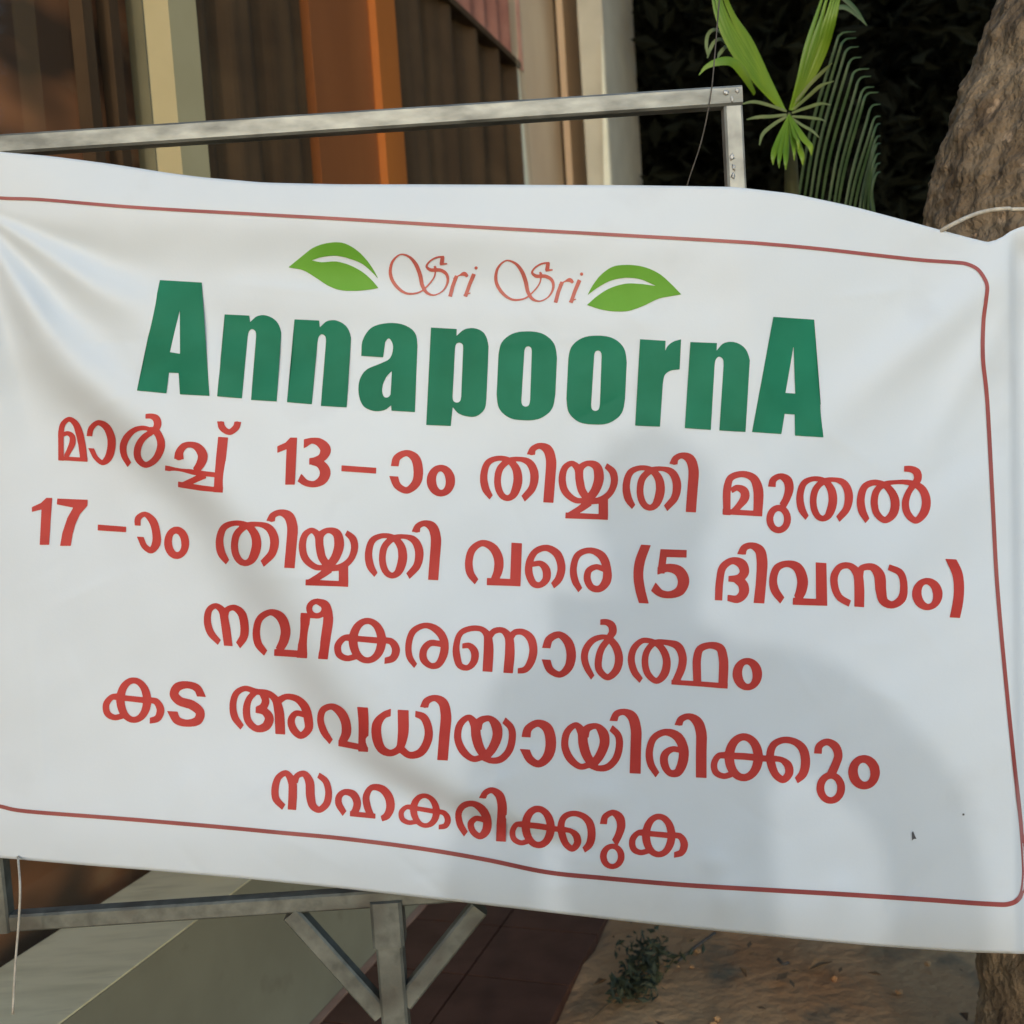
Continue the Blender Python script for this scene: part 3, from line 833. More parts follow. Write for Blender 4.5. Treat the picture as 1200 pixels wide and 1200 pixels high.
# printed artwork: outlines in tenths of an artwork unit, each point as a step from the one before
GLYPHS = {
    "l1":[[1750,4845,-42,5,-3,5,-1,47,2,3,4,1,35,-1,15,2,15,6,15,12,8,15,4,25,-2,15,-6,20,-4,2,-38,3,-24,-9,-23,-5,-25,-3,-22,0,-43,6,-23,5,-22,9,-28,14,-24,16,-23,18,-20,19,-17,20,-16,21,-23,44,-12,38,-5,32,0,40,7,42,11,38,12,29,16,25,44,67,3,1,5,-5,37,-47,-36,-65,-8,-17,-5,-20,-5,-30,-1,-30,2,-28,6,-22,9,-26,11,-22,15,-25,18,-23,18,-20,19,-17,20,-13,20,-10,30,-8,32,-2,30,3,13,4,3,3,-56,37,-20,19,-20,22,-20,27,-16,28,-13,27,-10,30,-5,30,-3,30,1,30,5,30,9,26,10,17,17,23,21,19,14,12,23,13,15,6,15,4,17,1,20,-3,20,-6,21,-9,27,-15,20,-14,15,-13,20,-20,32,-43,24,-48,11,-30,8,-34,3,-30,0,-30,-5,-36,-16,-44,-17,-35,-27,-38,16,-30,8,-27,0,-33,-7,-30,-8,-17,-10,-16,-12,-12,-15,-10,-18,-7,-22,-5,-28,-3],[805,4885,-17,4,-20,10,-18,11,-19,18,-13,14,-11,18,-9,20,-6,20,-10,55,-2,37,2,113,0,187,6,4,47,3,7,0,13,-3,265,16,4,-2,2,-5,-1,-35,-4,-12,-10,-96,-9,-60,-12,-64,-10,-48,-10,-33,-17,-47,-15,-32,-14,-23,-16,-20,-16,-15,-27,-19,-20,-10,-23,-6],[1152,4922,-24,6,-26,13,-30,23,-25,28,-12,20,-9,23,-5,23,-7,50,8,2,50,3,6,-1,2,-6,8,-48,7,-20,13,-19,14,-17,13,-11,13,-6,7,-1,7,3,22,13,22,20,16,22,17,38,14,45,6,37,0,43,-5,55,-12,52,-15,38,-22,34,-7,6,-10,-3,-20,-17,-22,-22,-16,-26,-26,-62,-4,-5,-58,-4,-4,0,-3,1,0,3,45,95,15,23,16,19,27,28,27,20,23,9,12,3,12,0,18,-4,12,-5,18,-9,18,-13,25,-26,18,-30,10,-25,8,-25,12,-60,5,-60,-2,-50,-7,-37,-17,-48,-22,-45,-23,-32,-24,-23,-33,-21,-38,-13,-22,-4],[2548,4937,-3,2,0,3,10,58,8,20,14,20,23,22,31,20,27,12,24,4,20,-1,26,-9,30,-19,24,-21,16,-18,11,-20,6,-18,11,-42,0,-2,-3,-3,-21,-2,-17,-5,-10,-1,-13,3,-12,1,-3,4,-9,33,-7,12,-26,27,-13,9,-7,3,-10,-4,-13,-8,-12,-12,-13,-15,-6,-12,-6,-33,-3,-4,-30,-6,-20,3],[805,4942,5,-1,8,3,10,9,12,14,18,25,12,33,25,90,21,97,20,138,0,8,-4,1,-117,-7,-8,-2,1,-5,31,-53,37,-67,9,-30,3,-40,-4,-30,-6,-20,-12,-17,-16,-16,-25,-13,-25,-7,-20,0,-28,7,-2,0,-1,-1,6,-46,8,-27,7,-11,12,-14,11,-10],[1797,5090,3,-2,2,2,16,25,13,30,8,27,2,20,0,23,-3,25,-6,25,-10,27,-12,28,-14,25,-16,21,-20,19,-22,16,-20,10,-13,2,-13,-8,-17,-17,-13,-20,-9,-20,-4,-20,-1,-26,3,-27,5,-25,8,-22,13,-28,15,-24,16,-20,26,-24],[773,5105,7,-2,8,0,10,5,11,10,7,12,0,20,-4,32,-5,20,-29,73,-27,57,0,6,5,7,-4,3,-4,-3,-1,-3,2,-7,-2,-15,-2,-200,4,-5],[2560,5119,-4,3,-1,6,-24,240,-13,160,0,5,-3,2,-147,-18,-13,-3,1,-4,32,-36,29,-52,14,-40,4,-34,-1,-18,-4,-18,-15,-34,-15,-23,-12,-15,-20,-20,-16,-12,-12,-8,-20,-10,-35,-10,-45,-5,-40,1,-38,8,-30,12,-22,17,-23,25,-20,30,-15,32,-6,30,-5,42,1,4,16,3,17,11,17,5,20,-3,20,-9,19,-1,2,-7,-6,-55,3,-15,8,-18,10,-17,12,-12,18,-10,20,-4,14,0,18,6,18,11,15,14,12,15,13,25,8,20,2,17,-4,28,-14,42,-12,23,-25,40,1,5,6,10,0,2,-2,1,-326,-48,-4,0,-2,3,-3,52,2,4,3,1,358,55,0,2,-3,3,-31,16,-122,58,-8,1,-42,-7,-2,2,-1,7,-2,50,2,6,45,9,216,34,147,13,15,4,92,5,6,0,2,-3,62,-640,-2,-3,-5,-1],[3410,5127,-8,1,-3,2,-54,57,-90,40,-6,5,0,66,1,4,2,3,6,-1,92,-37,5,-1,2,4,-16,402,0,6,4,2,105,0,4,-2,1,-3,26,-543,-1,-2,-5,-2],[3648,5130,-43,7,-43,11,-1,7,-3,94,2,3,2,-1,18,-7,15,-9,43,-30,10,-5,12,-1,22,5,26,14,20,18,17,24,7,15,0,13,-5,22,-9,18,-8,7,-12,7,-33,15,-17,5,-40,6,-3,4,-2,30,0,38,1,5,21,-1,10,6,45,13,14,7,11,12,14,23,8,23,1,17,-4,23,-6,14,-8,13,-12,15,-15,12,-13,9,-10,4,-12,2,-16,0,-30,-6,-25,-11,-17,-15,-38,-43,-12,-8,-5,6,-37,78,-1,4,51,36,34,17,26,8,32,6,30,3,25,-1,27,-3,36,-9,27,-11,23,-12,17,-13,18,-18,11,-15,14,-25,10,-27,6,-30,-1,-28,-5,-22,-9,-23,-18,-27,-13,-15,-30,-28,1,-3,22,-17,17,-17,23,-33,8,-17,6,-18,2,-18,0,-17,-7,-30,-8,-16,-10,-15,-24,-26,-36,-25,-37,-17,-27,-6,-38,-2],[6320,5190,-28,5,-27,11,-27,15,-18,14,-13,15,-9,16,-20,44,-2,12,4,3,25,2,13,6,10,2,12,-1,12,-4,16,0,3,-5,3,-33,3,-10,18,-14,20,-8,13,2,17,10,17,16,12,17,11,27,9,40,4,30,0,38,-2,50,-30,392,2,4,4,1,110,6,3,-3,1,-5,21,-280,12,-135,1,-50,-2,-28,-10,-57,-12,-43,-14,-30,-20,-28,-17,-16,-27,-15,-28,-9,-40,-5],
     [4742,5275,-37,9,-33,14,-28,17,-26,23,-10,15,-12,25,-6,24,-10,56,2,2,6,1,81,4,3,-5,10,-60,5,-10,12,-12,26,-19,27,-12,16,0,20,11,20,20,16,24,11,33,8,43,3,54,-2,50,-7,36,-14,30,-18,24,-23,24,-17,11,-13,0,-14,-6,-18,-11,-16,-12,-13,-16,-10,-20,-13,-52,-3,-6,-95,-6,-5,0,-3,2,26,75,11,25,14,25,15,17,34,28,40,22,33,11,33,3,17,-2,20,-6,17,-8,28,-16,18,-13,26,-23,25,-30,19,-36,6,-17,8,-30,6,-53,0,-50,-7,-57,-10,-43,-16,-37,-10,-17,-14,-18,-13,-13,-26,-17,-40,-18,-17,-5,-25,-4,-18,0],[7990,5302,-28,6,-27,10,-27,15,-18,14,-13,15,-9,16,-20,44,-2,13,4,2,25,2,13,6,10,2,12,0,12,-5,16,0,3,-4,3,-33,3,-10,18,-15,20,-7,13,2,17,10,17,16,12,17,11,27,9,40,4,30,0,37,-2,50,-30,393,2,3,4,1,110,6,3,-3,1,-4,21,-280,12,-136,1,-50,-2,-27,-10,-57,-12,-43,-14,-30,-20,-28,-17,-16,-27,-16,-28,-9,-40,-5],[5838,5340,-30,4,-30,6,-30,10,-28,14,-23,16,-15,16,-13,19,-15,30,-12,35,-9,38,-7,44,-1,40,1,38,7,40,9,35,15,35,25,35,53,57,5,-2,32,-42,1,-8,-26,-52,-12,-30,-10,-38,-9,-42,-4,-33,0,-33,4,-34,7,-38,9,-28,11,-20,12,-14,16,-13,27,-14,27,-8,25,-4,28,2,5,1,1,3,-36,36,-17,21,-10,18,-14,32,-9,36,-6,50,-2,54,6,56,12,44,18,40,23,33,23,22,28,16,32,8,16,1,17,-1,17,-4,18,-7,30,-18,14,-12,14,-15,12,-17,15,-26,19,-47,8,-30,7,-33,3,-32,0,-35,-5,-43,-7,-32,-10,-28,-13,-27,-17,-25,-22,-25,-2,-5,6,-2,16,-1,30,3,22,7,25,13,17,12,13,14,13,22,11,24,9,30,5,28,1,35,-2,40,-5,33,-10,30,-8,17,-12,17,-66,78,2,5,32,56,5,6,2,-1,80,-78,26,-29,13,-19,9,-18,17,-42,9,-35,4,-25,4,-38,-1,-30,-4,-32,-5,-22,-11,-30,-14,-30,-17,-26,-10,-12,-25,-22,-29,-17,-30,-10,-43,-6,-73,-4,-44,3,-38,6,-32,-11,-30,-6,-33,-4],[6918,5395,-38,3,-32,9,-26,11,-32,20,-5,1,-27,-21,-32,-16,-26,-4,-25,3,-30,12,-33,22,-14,15,-11,12,-17,33,-12,33,-7,32,-5,35,-1,37,3,33,7,40,10,33,16,34,21,30,26,28,30,24,32,21,32,15,20,7,30,4,33,-1,4,2,-19,18,-32,24,-98,60,-5,2,-23,-1,-4,2,-4,61,1,4,3,3,384,12,106,6,4,-1,2,-2,2,-55,-1,-183,35,-32,28,-33,20,-35,19,-44,11,-38,5,-42,-1,-40,-8,-40,-9,-23,-9,-17,-21,-25,-33,-24,-44,-28,-3,-1,-3,1,-25,51,2,6,32,32,14,18,8,14,8,23,6,30,1,30,-5,35,-8,30,-10,25,-13,24,-14,18,-18,16,-25,18,-35,19,-28,10,-22,4,-2,-2,1,-2,29,-38,18,-30,22,-45,13,-37,10,-35,6,-37,0,-36,-3,-32,-8,-38,-12,-32,-11,-20,-21,-23,-20,-14,-27,-11,-30,-6],[5956,5445,6,-2,11,12,17,27,14,30,6,20,4,26,3,54,-3,33,-7,37,-9,36,-16,50,-7,14,-7,8,-13,10,-10,2,-15,-5,-15,-12,-13,-17,-12,-26,-9,-27,-7,-30,-3,-30,-1,-30,3,-35,5,-28,6,-24,8,-21,10,-18,15,-19,18,-18],[5148,5447,-28,7,-18,6,-17,10,-23,18,-13,12,-14,18,-15,27,-8,17,-7,23,-4,27,-1,20,1,23,6,30,6,20,9,20,16,25,12,15,15,15,23,16,14,8,20,8,26,5,20,2,17,-2,27,-6,18,-6,20,-11,21,-16,14,-15,13,-15,14,-26,9,-20,7,-22,4,-28,1,-20,-1,-22,-5,-30,-7,-20,-9,-20,-15,-25,-12,-15,-15,-15,-24,-17,-15,-8,-20,-7,-25,-6,-17,-1],[7508,5452,-30,4,-30,7,-30,9,-28,14,-23,16,-15,16,-13,20,-15,30,-12,34,-9,38,-7,45,-1,40,1,37,7,40,9,36,15,34,25,36,53,57,5,-3,32,-42,1,-8,-26,-52,-12,-30,-10,-38,-9,-42,-4,-32,0,-33,4,-35,7,-38,9,-27,11,-20,12,-15,16,-12,27,-14,27,-9,25,-3,28,1,5,2,1,3,-36,35,-17,22,-10,17,-14,33,-9,35,-6,50,-2,55,6,55,12,45,18,40,23,33,23,22,28,15,32,9,16,1,17,-2,17,-4,18,-6,30,-18,14,-13,14,-14,12,-18,15,-25,19,-47,8,-30,7,-33,3,-33,0,-34,-5,-43,-7,-33,-10,-28,-13,-26,-17,-26,-22,-24,-2,-6,6,-2,16,-1,30,3,22,7,25,13,17,13,13,14,13,21,11,25,9,30,5,27,1,36,-2,40,-5,32,-10,30,-8,18,-12,17,-66,77,2,6,32,55,5,6,2,-1,80,-78,26,-28,13,-20,9,-17,17,-43,9,-34,4,-26,4,-37,-1,-30,-4,-33,-5,-22,-11,-30,-14,-30,-17,-25,-10,-13,-25,-22,-29,-17,-30,-9,-43,-6,-73,-4,-44,2,-38,6,-32,-10,-30,-7,-33,-3],[4005,5453,-3,7,-2,55,1,5,4,2,393,27,7,0,2,-4,2,-57,0,-6,-4,-1],
     [10648,5457,-46,3,-4,2,-2,6,-2,54,6,4,45,4,20,4,20,10,15,12,5,8,4,11,2,25,-4,15,-8,13,-4,2,-60,-9,-55,-1,-155,9,-30,4,-35,8,-35,-11,-33,-7,-30,-4,-27,1,-40,7,-40,14,-33,19,-12,11,-13,14,-15,23,-10,20,-12,30,-9,32,-6,30,-4,32,-1,33,1,37,10,53,10,30,8,17,18,30,54,76,1,1,6,-4,37,-43,3,-7,-35,-85,-7,-28,-8,-40,-4,-37,-1,-33,3,-32,7,-38,7,-22,7,-18,8,-12,9,-10,16,-12,18,-8,20,-7,20,-4,20,0,3,1,1,2,-22,25,-16,23,-9,20,-11,32,-7,36,-4,42,0,35,4,35,7,30,9,30,8,20,14,25,13,17,20,21,20,18,22,15,28,13,22,3,15,0,15,-3,30,-13,38,-25,24,-24,22,-29,15,-36,10,-40,5,-42,-2,-50,-7,-35,-13,-35,-23,-42,-27,-36,-35,-37,8,-3,27,-4,58,-4,48,1,44,6,23,5,8,4,-1,5,-35,53,-28,60,-15,44,-5,28,-1,20,0,28,3,30,7,30,7,21,10,23,11,18,16,22,20,21,28,22,28,15,14,5,13,2,23,-1,17,-6,15,-7,28,-19,26,-24,24,-27,18,-28,14,-33,9,-27,7,-37,3,-36,-2,-34,-6,-36,-10,-34,-17,-38,-17,-28,-12,-15,-27,-26,-34,-21,-2,-2,10,-19,6,-14,5,-20,1,-23,-1,-20,-4,-17,-7,-20,-8,-15,-11,-12,-13,-11,-30,-16,-45,-12],[6892,5462,16,3,16,7,14,10,11,13,5,13,5,20,3,52,-1,28,-4,27,-16,57,-19,43,-20,30,-10,12,-7,-8,-17,-29,-8,-18,-6,-22,-18,-102,-2,-60,3,-28,10,-18,12,-12,11,-9,12,-6],[6690,5465,8,-2,11,9,14,18,10,20,5,25,3,73,12,80,8,34,9,30,8,20,16,28,22,30,1,5,-27,1,-22,-4,-25,-12,-23,-16,-25,-22,-24,-27,-14,-23,-12,-27,-9,-37,-5,-40,0,-38,4,-34,8,-34,11,-22,16,-20],[8668,5520,-36,6,-32,9,-22,9,-26,14,-16,12,-14,15,-13,20,-10,23,-18,62,-5,30,-4,32,-2,70,4,133,-1,5,-4,5,0,5,-2,55,13,8,70,4,8,0,4,-4,6,-1,252,13,15,2,95,5,3,-4,3,-63,9,-115,3,-65,-1,-37,-4,-38,-8,-32,-10,-33,-13,-28,-16,-29,-20,-26,-24,-21,-27,-16,-33,-13,-44,-11,-38,-3],[5156,5525,12,0,10,4,11,9,10,12,8,15,8,20,7,40,1,20,-2,25,-3,18,-6,17,-7,13,-9,12,-11,7,-10,3,-10,-1,-13,-5,-9,-9,-10,-13,-8,-14,-7,-20,-7,-40,-1,-20,2,-23,3,-17,6,-18,7,-12,9,-13,8,-6],[9150,5545,-30,4,-35,12,-32,19,-18,16,-12,16,-9,20,-5,23,-8,45,7,3,80,4,2,-5,3,-44,4,-13,13,-14,15,-10,15,-6,8,3,17,14,15,20,9,18,6,25,3,25,-2,25,-5,30,-9,35,-14,35,-31,53,8,17,-40,2,-17,4,-18,7,-18,10,-14,11,-16,15,-10,14,-12,20,-9,22,-7,25,-4,35,2,28,9,37,11,25,20,30,20,20,28,17,22,8,30,5,20,-1,20,-5,18,-7,21,-12,23,-20,14,-17,12,-21,9,-22,7,-23,4,-34,-1,-26,-4,-22,-6,-22,-11,-23,-10,-18,-25,-29,1,-6,39,-70,29,-67,14,-45,5,-28,1,-17,-2,-40,-8,-35,-11,-28,-17,-22,-24,-20,-26,-12,-36,-11],[7626,5558,6,-3,11,13,17,27,14,30,6,20,4,25,3,55,-3,33,-7,37,-9,36,-16,49,-7,14,-7,8,-13,10,-10,3,-15,-6,-15,-12,-13,-17,-12,-25,-9,-27,-7,-30,-3,-30,-1,-30,3,-36,5,-27,6,-25,8,-21,10,-17,15,-20,18,-17],[9545,5580,-35,4,-30,7,-28,9,-27,13,-23,17,-14,16,-13,19,-14,27,-12,36,-9,37,-7,47,-2,40,2,38,6,40,9,35,14,33,26,37,50,56,4,-1,33,-42,1,-8,-25,-52,-11,-28,-10,-38,-9,-44,-3,-36,-1,-32,4,-35,8,-37,9,-28,10,-19,10,-13,17,-14,25,-14,28,-8,24,-3,26,2,5,1,0,3,-37,37,-24,36,-14,34,-9,36,-7,50,-1,54,6,56,11,44,18,40,22,32,23,24,28,14,31,9,15,1,15,-2,18,-4,17,-7,15,-8,15,-11,14,-12,12,-16,15,-22,11,-20,12,-28,9,-27,11,-53,3,-34,0,-33,-4,-40,-8,-35,-9,-28,-13,-27,-17,-25,-24,-30,5,-3,16,-1,30,3,20,7,24,13,16,11,13,15,14,23,10,24,8,30,5,28,1,35,-2,40,-6,35,-8,28,-9,20,-12,17,-62,75,1,5,31,53,6,7,2,0,78,-77,25,-30,21,-36,16,-42,9,-35,5,-25,3,-38,0,-27,-4,-33,-5,-22,-10,-30,-14,-30,-11,-18,-15,-21,-26,-23,-27,-16,-28,-10,-42,-6,-63,-4,-40,1,-47,7,-33,-11,-27,-6,-30,-3],[2411,5585,4,-2,5,0,85,9,7,3,-5,100,-2,8,-7,1,-123,-15,-95,-14,-12,-3,-3,-2,9,-5,138,-59,3,-6],[8690,5592,20,2,20,4,22,9,20,11,13,10,10,10,8,14,7,17,13,53,7,56,1,97,-3,103,-3,5,-143,-8,-9,-3,3,-4,72,-71,19,-27,12,-28,6,-30,-2,-34,-4,-18,-6,-15,-15,-23,-16,-14,-24,-14,-26,-9,-34,-5,-23,0,-15,3,-20,9,-25,17,-3,1,-2,-1,10,-57,5,-14,7,-11,18,-13,25,-11,27,-7],[9652,5685,6,-2,10,11,15,26,13,30,6,22,5,26,3,54,-3,33,-7,37,-10,38,-15,48,-6,14,-7,9,-12,9,-10,3,-13,-5,-15,-13,-12,-17,-11,-26,-9,-25,-7,-32,-3,-33,-1,-27,3,-35,5,-28,6,-24,9,-23,9,-17,14,-19,16,-17],
     [10351,5722,4,0,3,1,17,17,17,22,17,28,12,25,9,27,6,26,2,22,0,28,-3,27,-5,25,-7,22,-13,23,-17,23,-15,14,-10,4,-13,-6,-17,-15,-16,-20,-13,-20,-8,-20,-6,-23,-7,-52,0,-30,2,-32,5,-28,7,-22,8,-18,11,-18,14,-16],[10724,5722,4,0,7,5,23,18,12,15,9,15,10,25,8,28,4,27,2,25,-1,25,-4,27,-6,26,-8,24,-13,26,-19,30,-15,17,-9,6,-13,-8,-14,-15,-17,-23,-12,-20,-8,-20,-6,-23,-4,-24,-1,-26,1,-22,4,-25,6,-25,10,-28,9,-20,11,-20],[8566,5748,2,-2,2,5,10,26,10,-3,40,-23,8,0,7,3,17,11,13,13,3,7,2,15,-2,15,-4,15,-9,18,-18,30,-21,30,-16,20,-35,37,-7,3,-4,0,-3,-3,0,-7,0,-138,2,-58],[7000,5905,12,-1,3,4,0,110,-3,5,-214,-11,0,-2,3,-2,57,-34,72,-49,3,-5,-1,-8,3,-2],[9111,5992,14,-2,13,2,12,6,11,10,10,12,8,15,4,15,4,20,0,20,-2,18,-5,17,-6,15,-9,13,-10,10,-13,8,-12,3,-12,0,-10,-3,-11,-6,-11,-10,-8,-13,-7,-14,-8,-33,0,-15,1,-20,10,-30,7,-12,9,-12,10,-8]],
    "l2":[[545,5834,-6,4,-61,56,-99,46,-4,3,-2,5,0,44,2,5,2,1,103,-26,3,0,2,3,-20,403,1,4,4,3,98,0,4,-1,3,-4,36,-540,-1,-4,-5,-2],[672,5842,-2,6,-4,57,1,5,2,2,179,35,6,3,-2,8,-61,107,-4,10,-56,167,-27,150,1,4,5,2,115,-1,3,-2,2,-5,20,-128,32,-117,55,-120,86,-97,4,-68,-2,-3,-7,-1],[3282,5970,-30,5,-30,9,-24,12,-26,17,-12,12,-10,15,-23,48,-4,12,2,4,25,2,15,7,13,3,12,0,18,-7,10,0,3,-4,4,-33,3,-7,10,-8,11,-7,13,-5,10,-2,16,2,20,11,19,16,12,16,11,24,10,38,4,30,1,38,-2,47,-33,385,2,3,6,1,112,6,3,-2,0,-6,23,-272,13,-135,1,-47,-1,-28,-11,-55,-14,-45,-15,-30,-14,-20,-24,-22,-16,-10,-15,-6,-30,-9,-30,-4],[1690,5995,-28,5,-24,11,-30,20,-18,19,-9,18,-5,22,-1,22,3,40,2,4,5,2,55,3,6,-1,2,-5,0,-47,3,-16,7,-10,10,-12,12,-9,10,-5,8,2,13,12,27,38,17,32,13,35,11,43,6,47,2,40,-3,37,-9,38,-13,28,-4,2,-10,-5,-18,-15,-14,-15,-11,-23,-19,-54,-4,-5,-70,-5,-4,0,-4,2,40,98,14,24,11,16,26,24,30,21,17,8,13,4,23,1,12,-3,12,-6,26,-18,27,-31,21,-38,9,-35,3,-35,-3,-38,-9,-60,-10,-50,-12,-40,-14,-31,-18,-29,-32,-32,-39,-28,-29,-12,-14,-4],[4970,6097,-28,6,-27,10,-27,15,-18,14,-13,16,-9,15,-20,45,-2,12,4,2,25,2,13,6,10,2,12,0,12,-5,16,0,3,-5,3,-32,3,-10,18,-15,20,-7,13,2,17,10,17,16,12,16,11,28,9,40,4,30,0,38,-2,50,-30,392,2,3,4,1,110,6,3,-2,1,-6,21,-280,12,-134,1,-50,-2,-28,-10,-58,-12,-42,-14,-30,-20,-28,-17,-16,-27,-16,-28,-9,-40,-5],[2740,6100,-32,5,-33,7,-30,11,-30,16,-24,21,-14,18,-12,20,-14,30,-12,37,-9,47,-4,38,1,40,4,40,8,38,13,34,16,28,22,27,55,56,5,-3,33,-45,1,-7,-30,-56,-12,-27,-11,-37,-9,-40,-4,-33,-1,-33,4,-37,9,-37,9,-26,11,-20,12,-13,21,-14,27,-13,32,-9,28,-2,28,1,6,3,-1,3,-36,32,-17,21,-11,17,-15,32,-10,38,-8,52,-1,55,7,55,13,45,20,40,25,34,25,21,15,9,18,8,34,8,18,0,18,-2,17,-4,20,-8,17,-9,15,-10,16,-14,15,-17,16,-23,12,-23,19,-47,12,-53,4,-33,0,-34,-5,-43,-8,-33,-11,-30,-15,-27,-20,-27,-20,-23,3,-3,15,-2,35,4,25,7,22,10,23,15,17,16,14,20,12,26,10,30,5,27,2,35,-3,40,-6,32,-9,28,-10,18,-13,17,-68,73,-3,4,35,66,2,3,5,-1,85,-75,28,-30,13,-17,12,-20,9,-20,12,-36,7,-24,6,-40,2,-28,-2,-35,-4,-25,-9,-30,-13,-30,-11,-20,-18,-25,-12,-14,-28,-23,-30,-15,-30,-9,-44,-7,-80,-4,-48,1,-40,6,-40,-12,-42,-7,-38,-3],[1150,6147,-2,1,-2,4,-2,53,0,7,4,4,322,21,5,-1,2,-4,2,-54,-1,-5,-3,-1],[2050,6172,-18,5,-14,6,-23,14,-15,13,-11,12,-16,23,-12,25,-13,40,-4,30,0,42,4,30,6,23,8,20,13,25,21,28,19,17,23,14,14,6,16,4,24,2,18,-1,15,-4,23,-10,14,-10,16,-12,20,-24,10,-15,10,-20,13,-40,5,-33,0,-42,-5,-32,-5,-20,-8,-22,-15,-26,-10,-15,-13,-15,-28,-21,-24,-12,-18,-5,-15,-1],[3872,6180,-37,3,-33,9,-24,11,-33,20,-5,1,-28,-21,-31,-15,-26,-5,-25,3,-30,12,-33,22,-15,15,-10,13,-17,32,-12,32,-7,33,-5,35,-1,38,3,32,7,40,10,32,16,36,21,30,25,27,30,24,33,21,32,15,21,7,30,4,32,-1,4,3,-19,17,-33,24,-97,60,-5,2,-22,-1,-6,2,-3,60,1,6,2,2,386,12,104,6,6,-1,1,-2,2,-55,-1,-182,35,-33,27,-33,21,-34,19,-46,11,-37,5,-43,-1,-40,-8,-40,-9,-22,-9,-18,-21,-24,-32,-24,-46,-28,-2,-1,-2,1,-26,52,2,4,32,33,14,17,8,16,8,22,6,30,1,30,-5,35,-8,30,-10,25,-12,24,-16,18,-17,16,-25,18,-35,19,-27,10,-23,4,-2,-1,1,-3,29,-37,18,-30,21,-46,14,-37,10,-35,6,-38,0,-34,-3,-33,-8,-37,-12,-33,-11,-20,-20,-23,-20,-14,-28,-11,-30,-6],[2887,6205,3,0,4,3,16,20,17,27,11,23,6,20,5,24,2,28,1,28,-4,30,-8,37,-12,43,-15,40,-8,14,-7,8,-13,9,-13,3,-15,-4,-19,-13,-13,-16,-13,-24,-11,-27,-8,-30,-4,-30,-1,-33,3,-33,5,-27,7,-25,10,-22,13,-20,18,-20,21,-18],[3847,6248,15,2,17,8,14,10,11,12,5,12,5,20,3,53,-1,27,-4,28,-16,58,-18,42,-20,30,-10,12,-8,-8,-17,-29,-8,-17,-6,-23,-18,-103,-2,-60,3,-27,10,-17,12,-13,11,-9,13,-6],
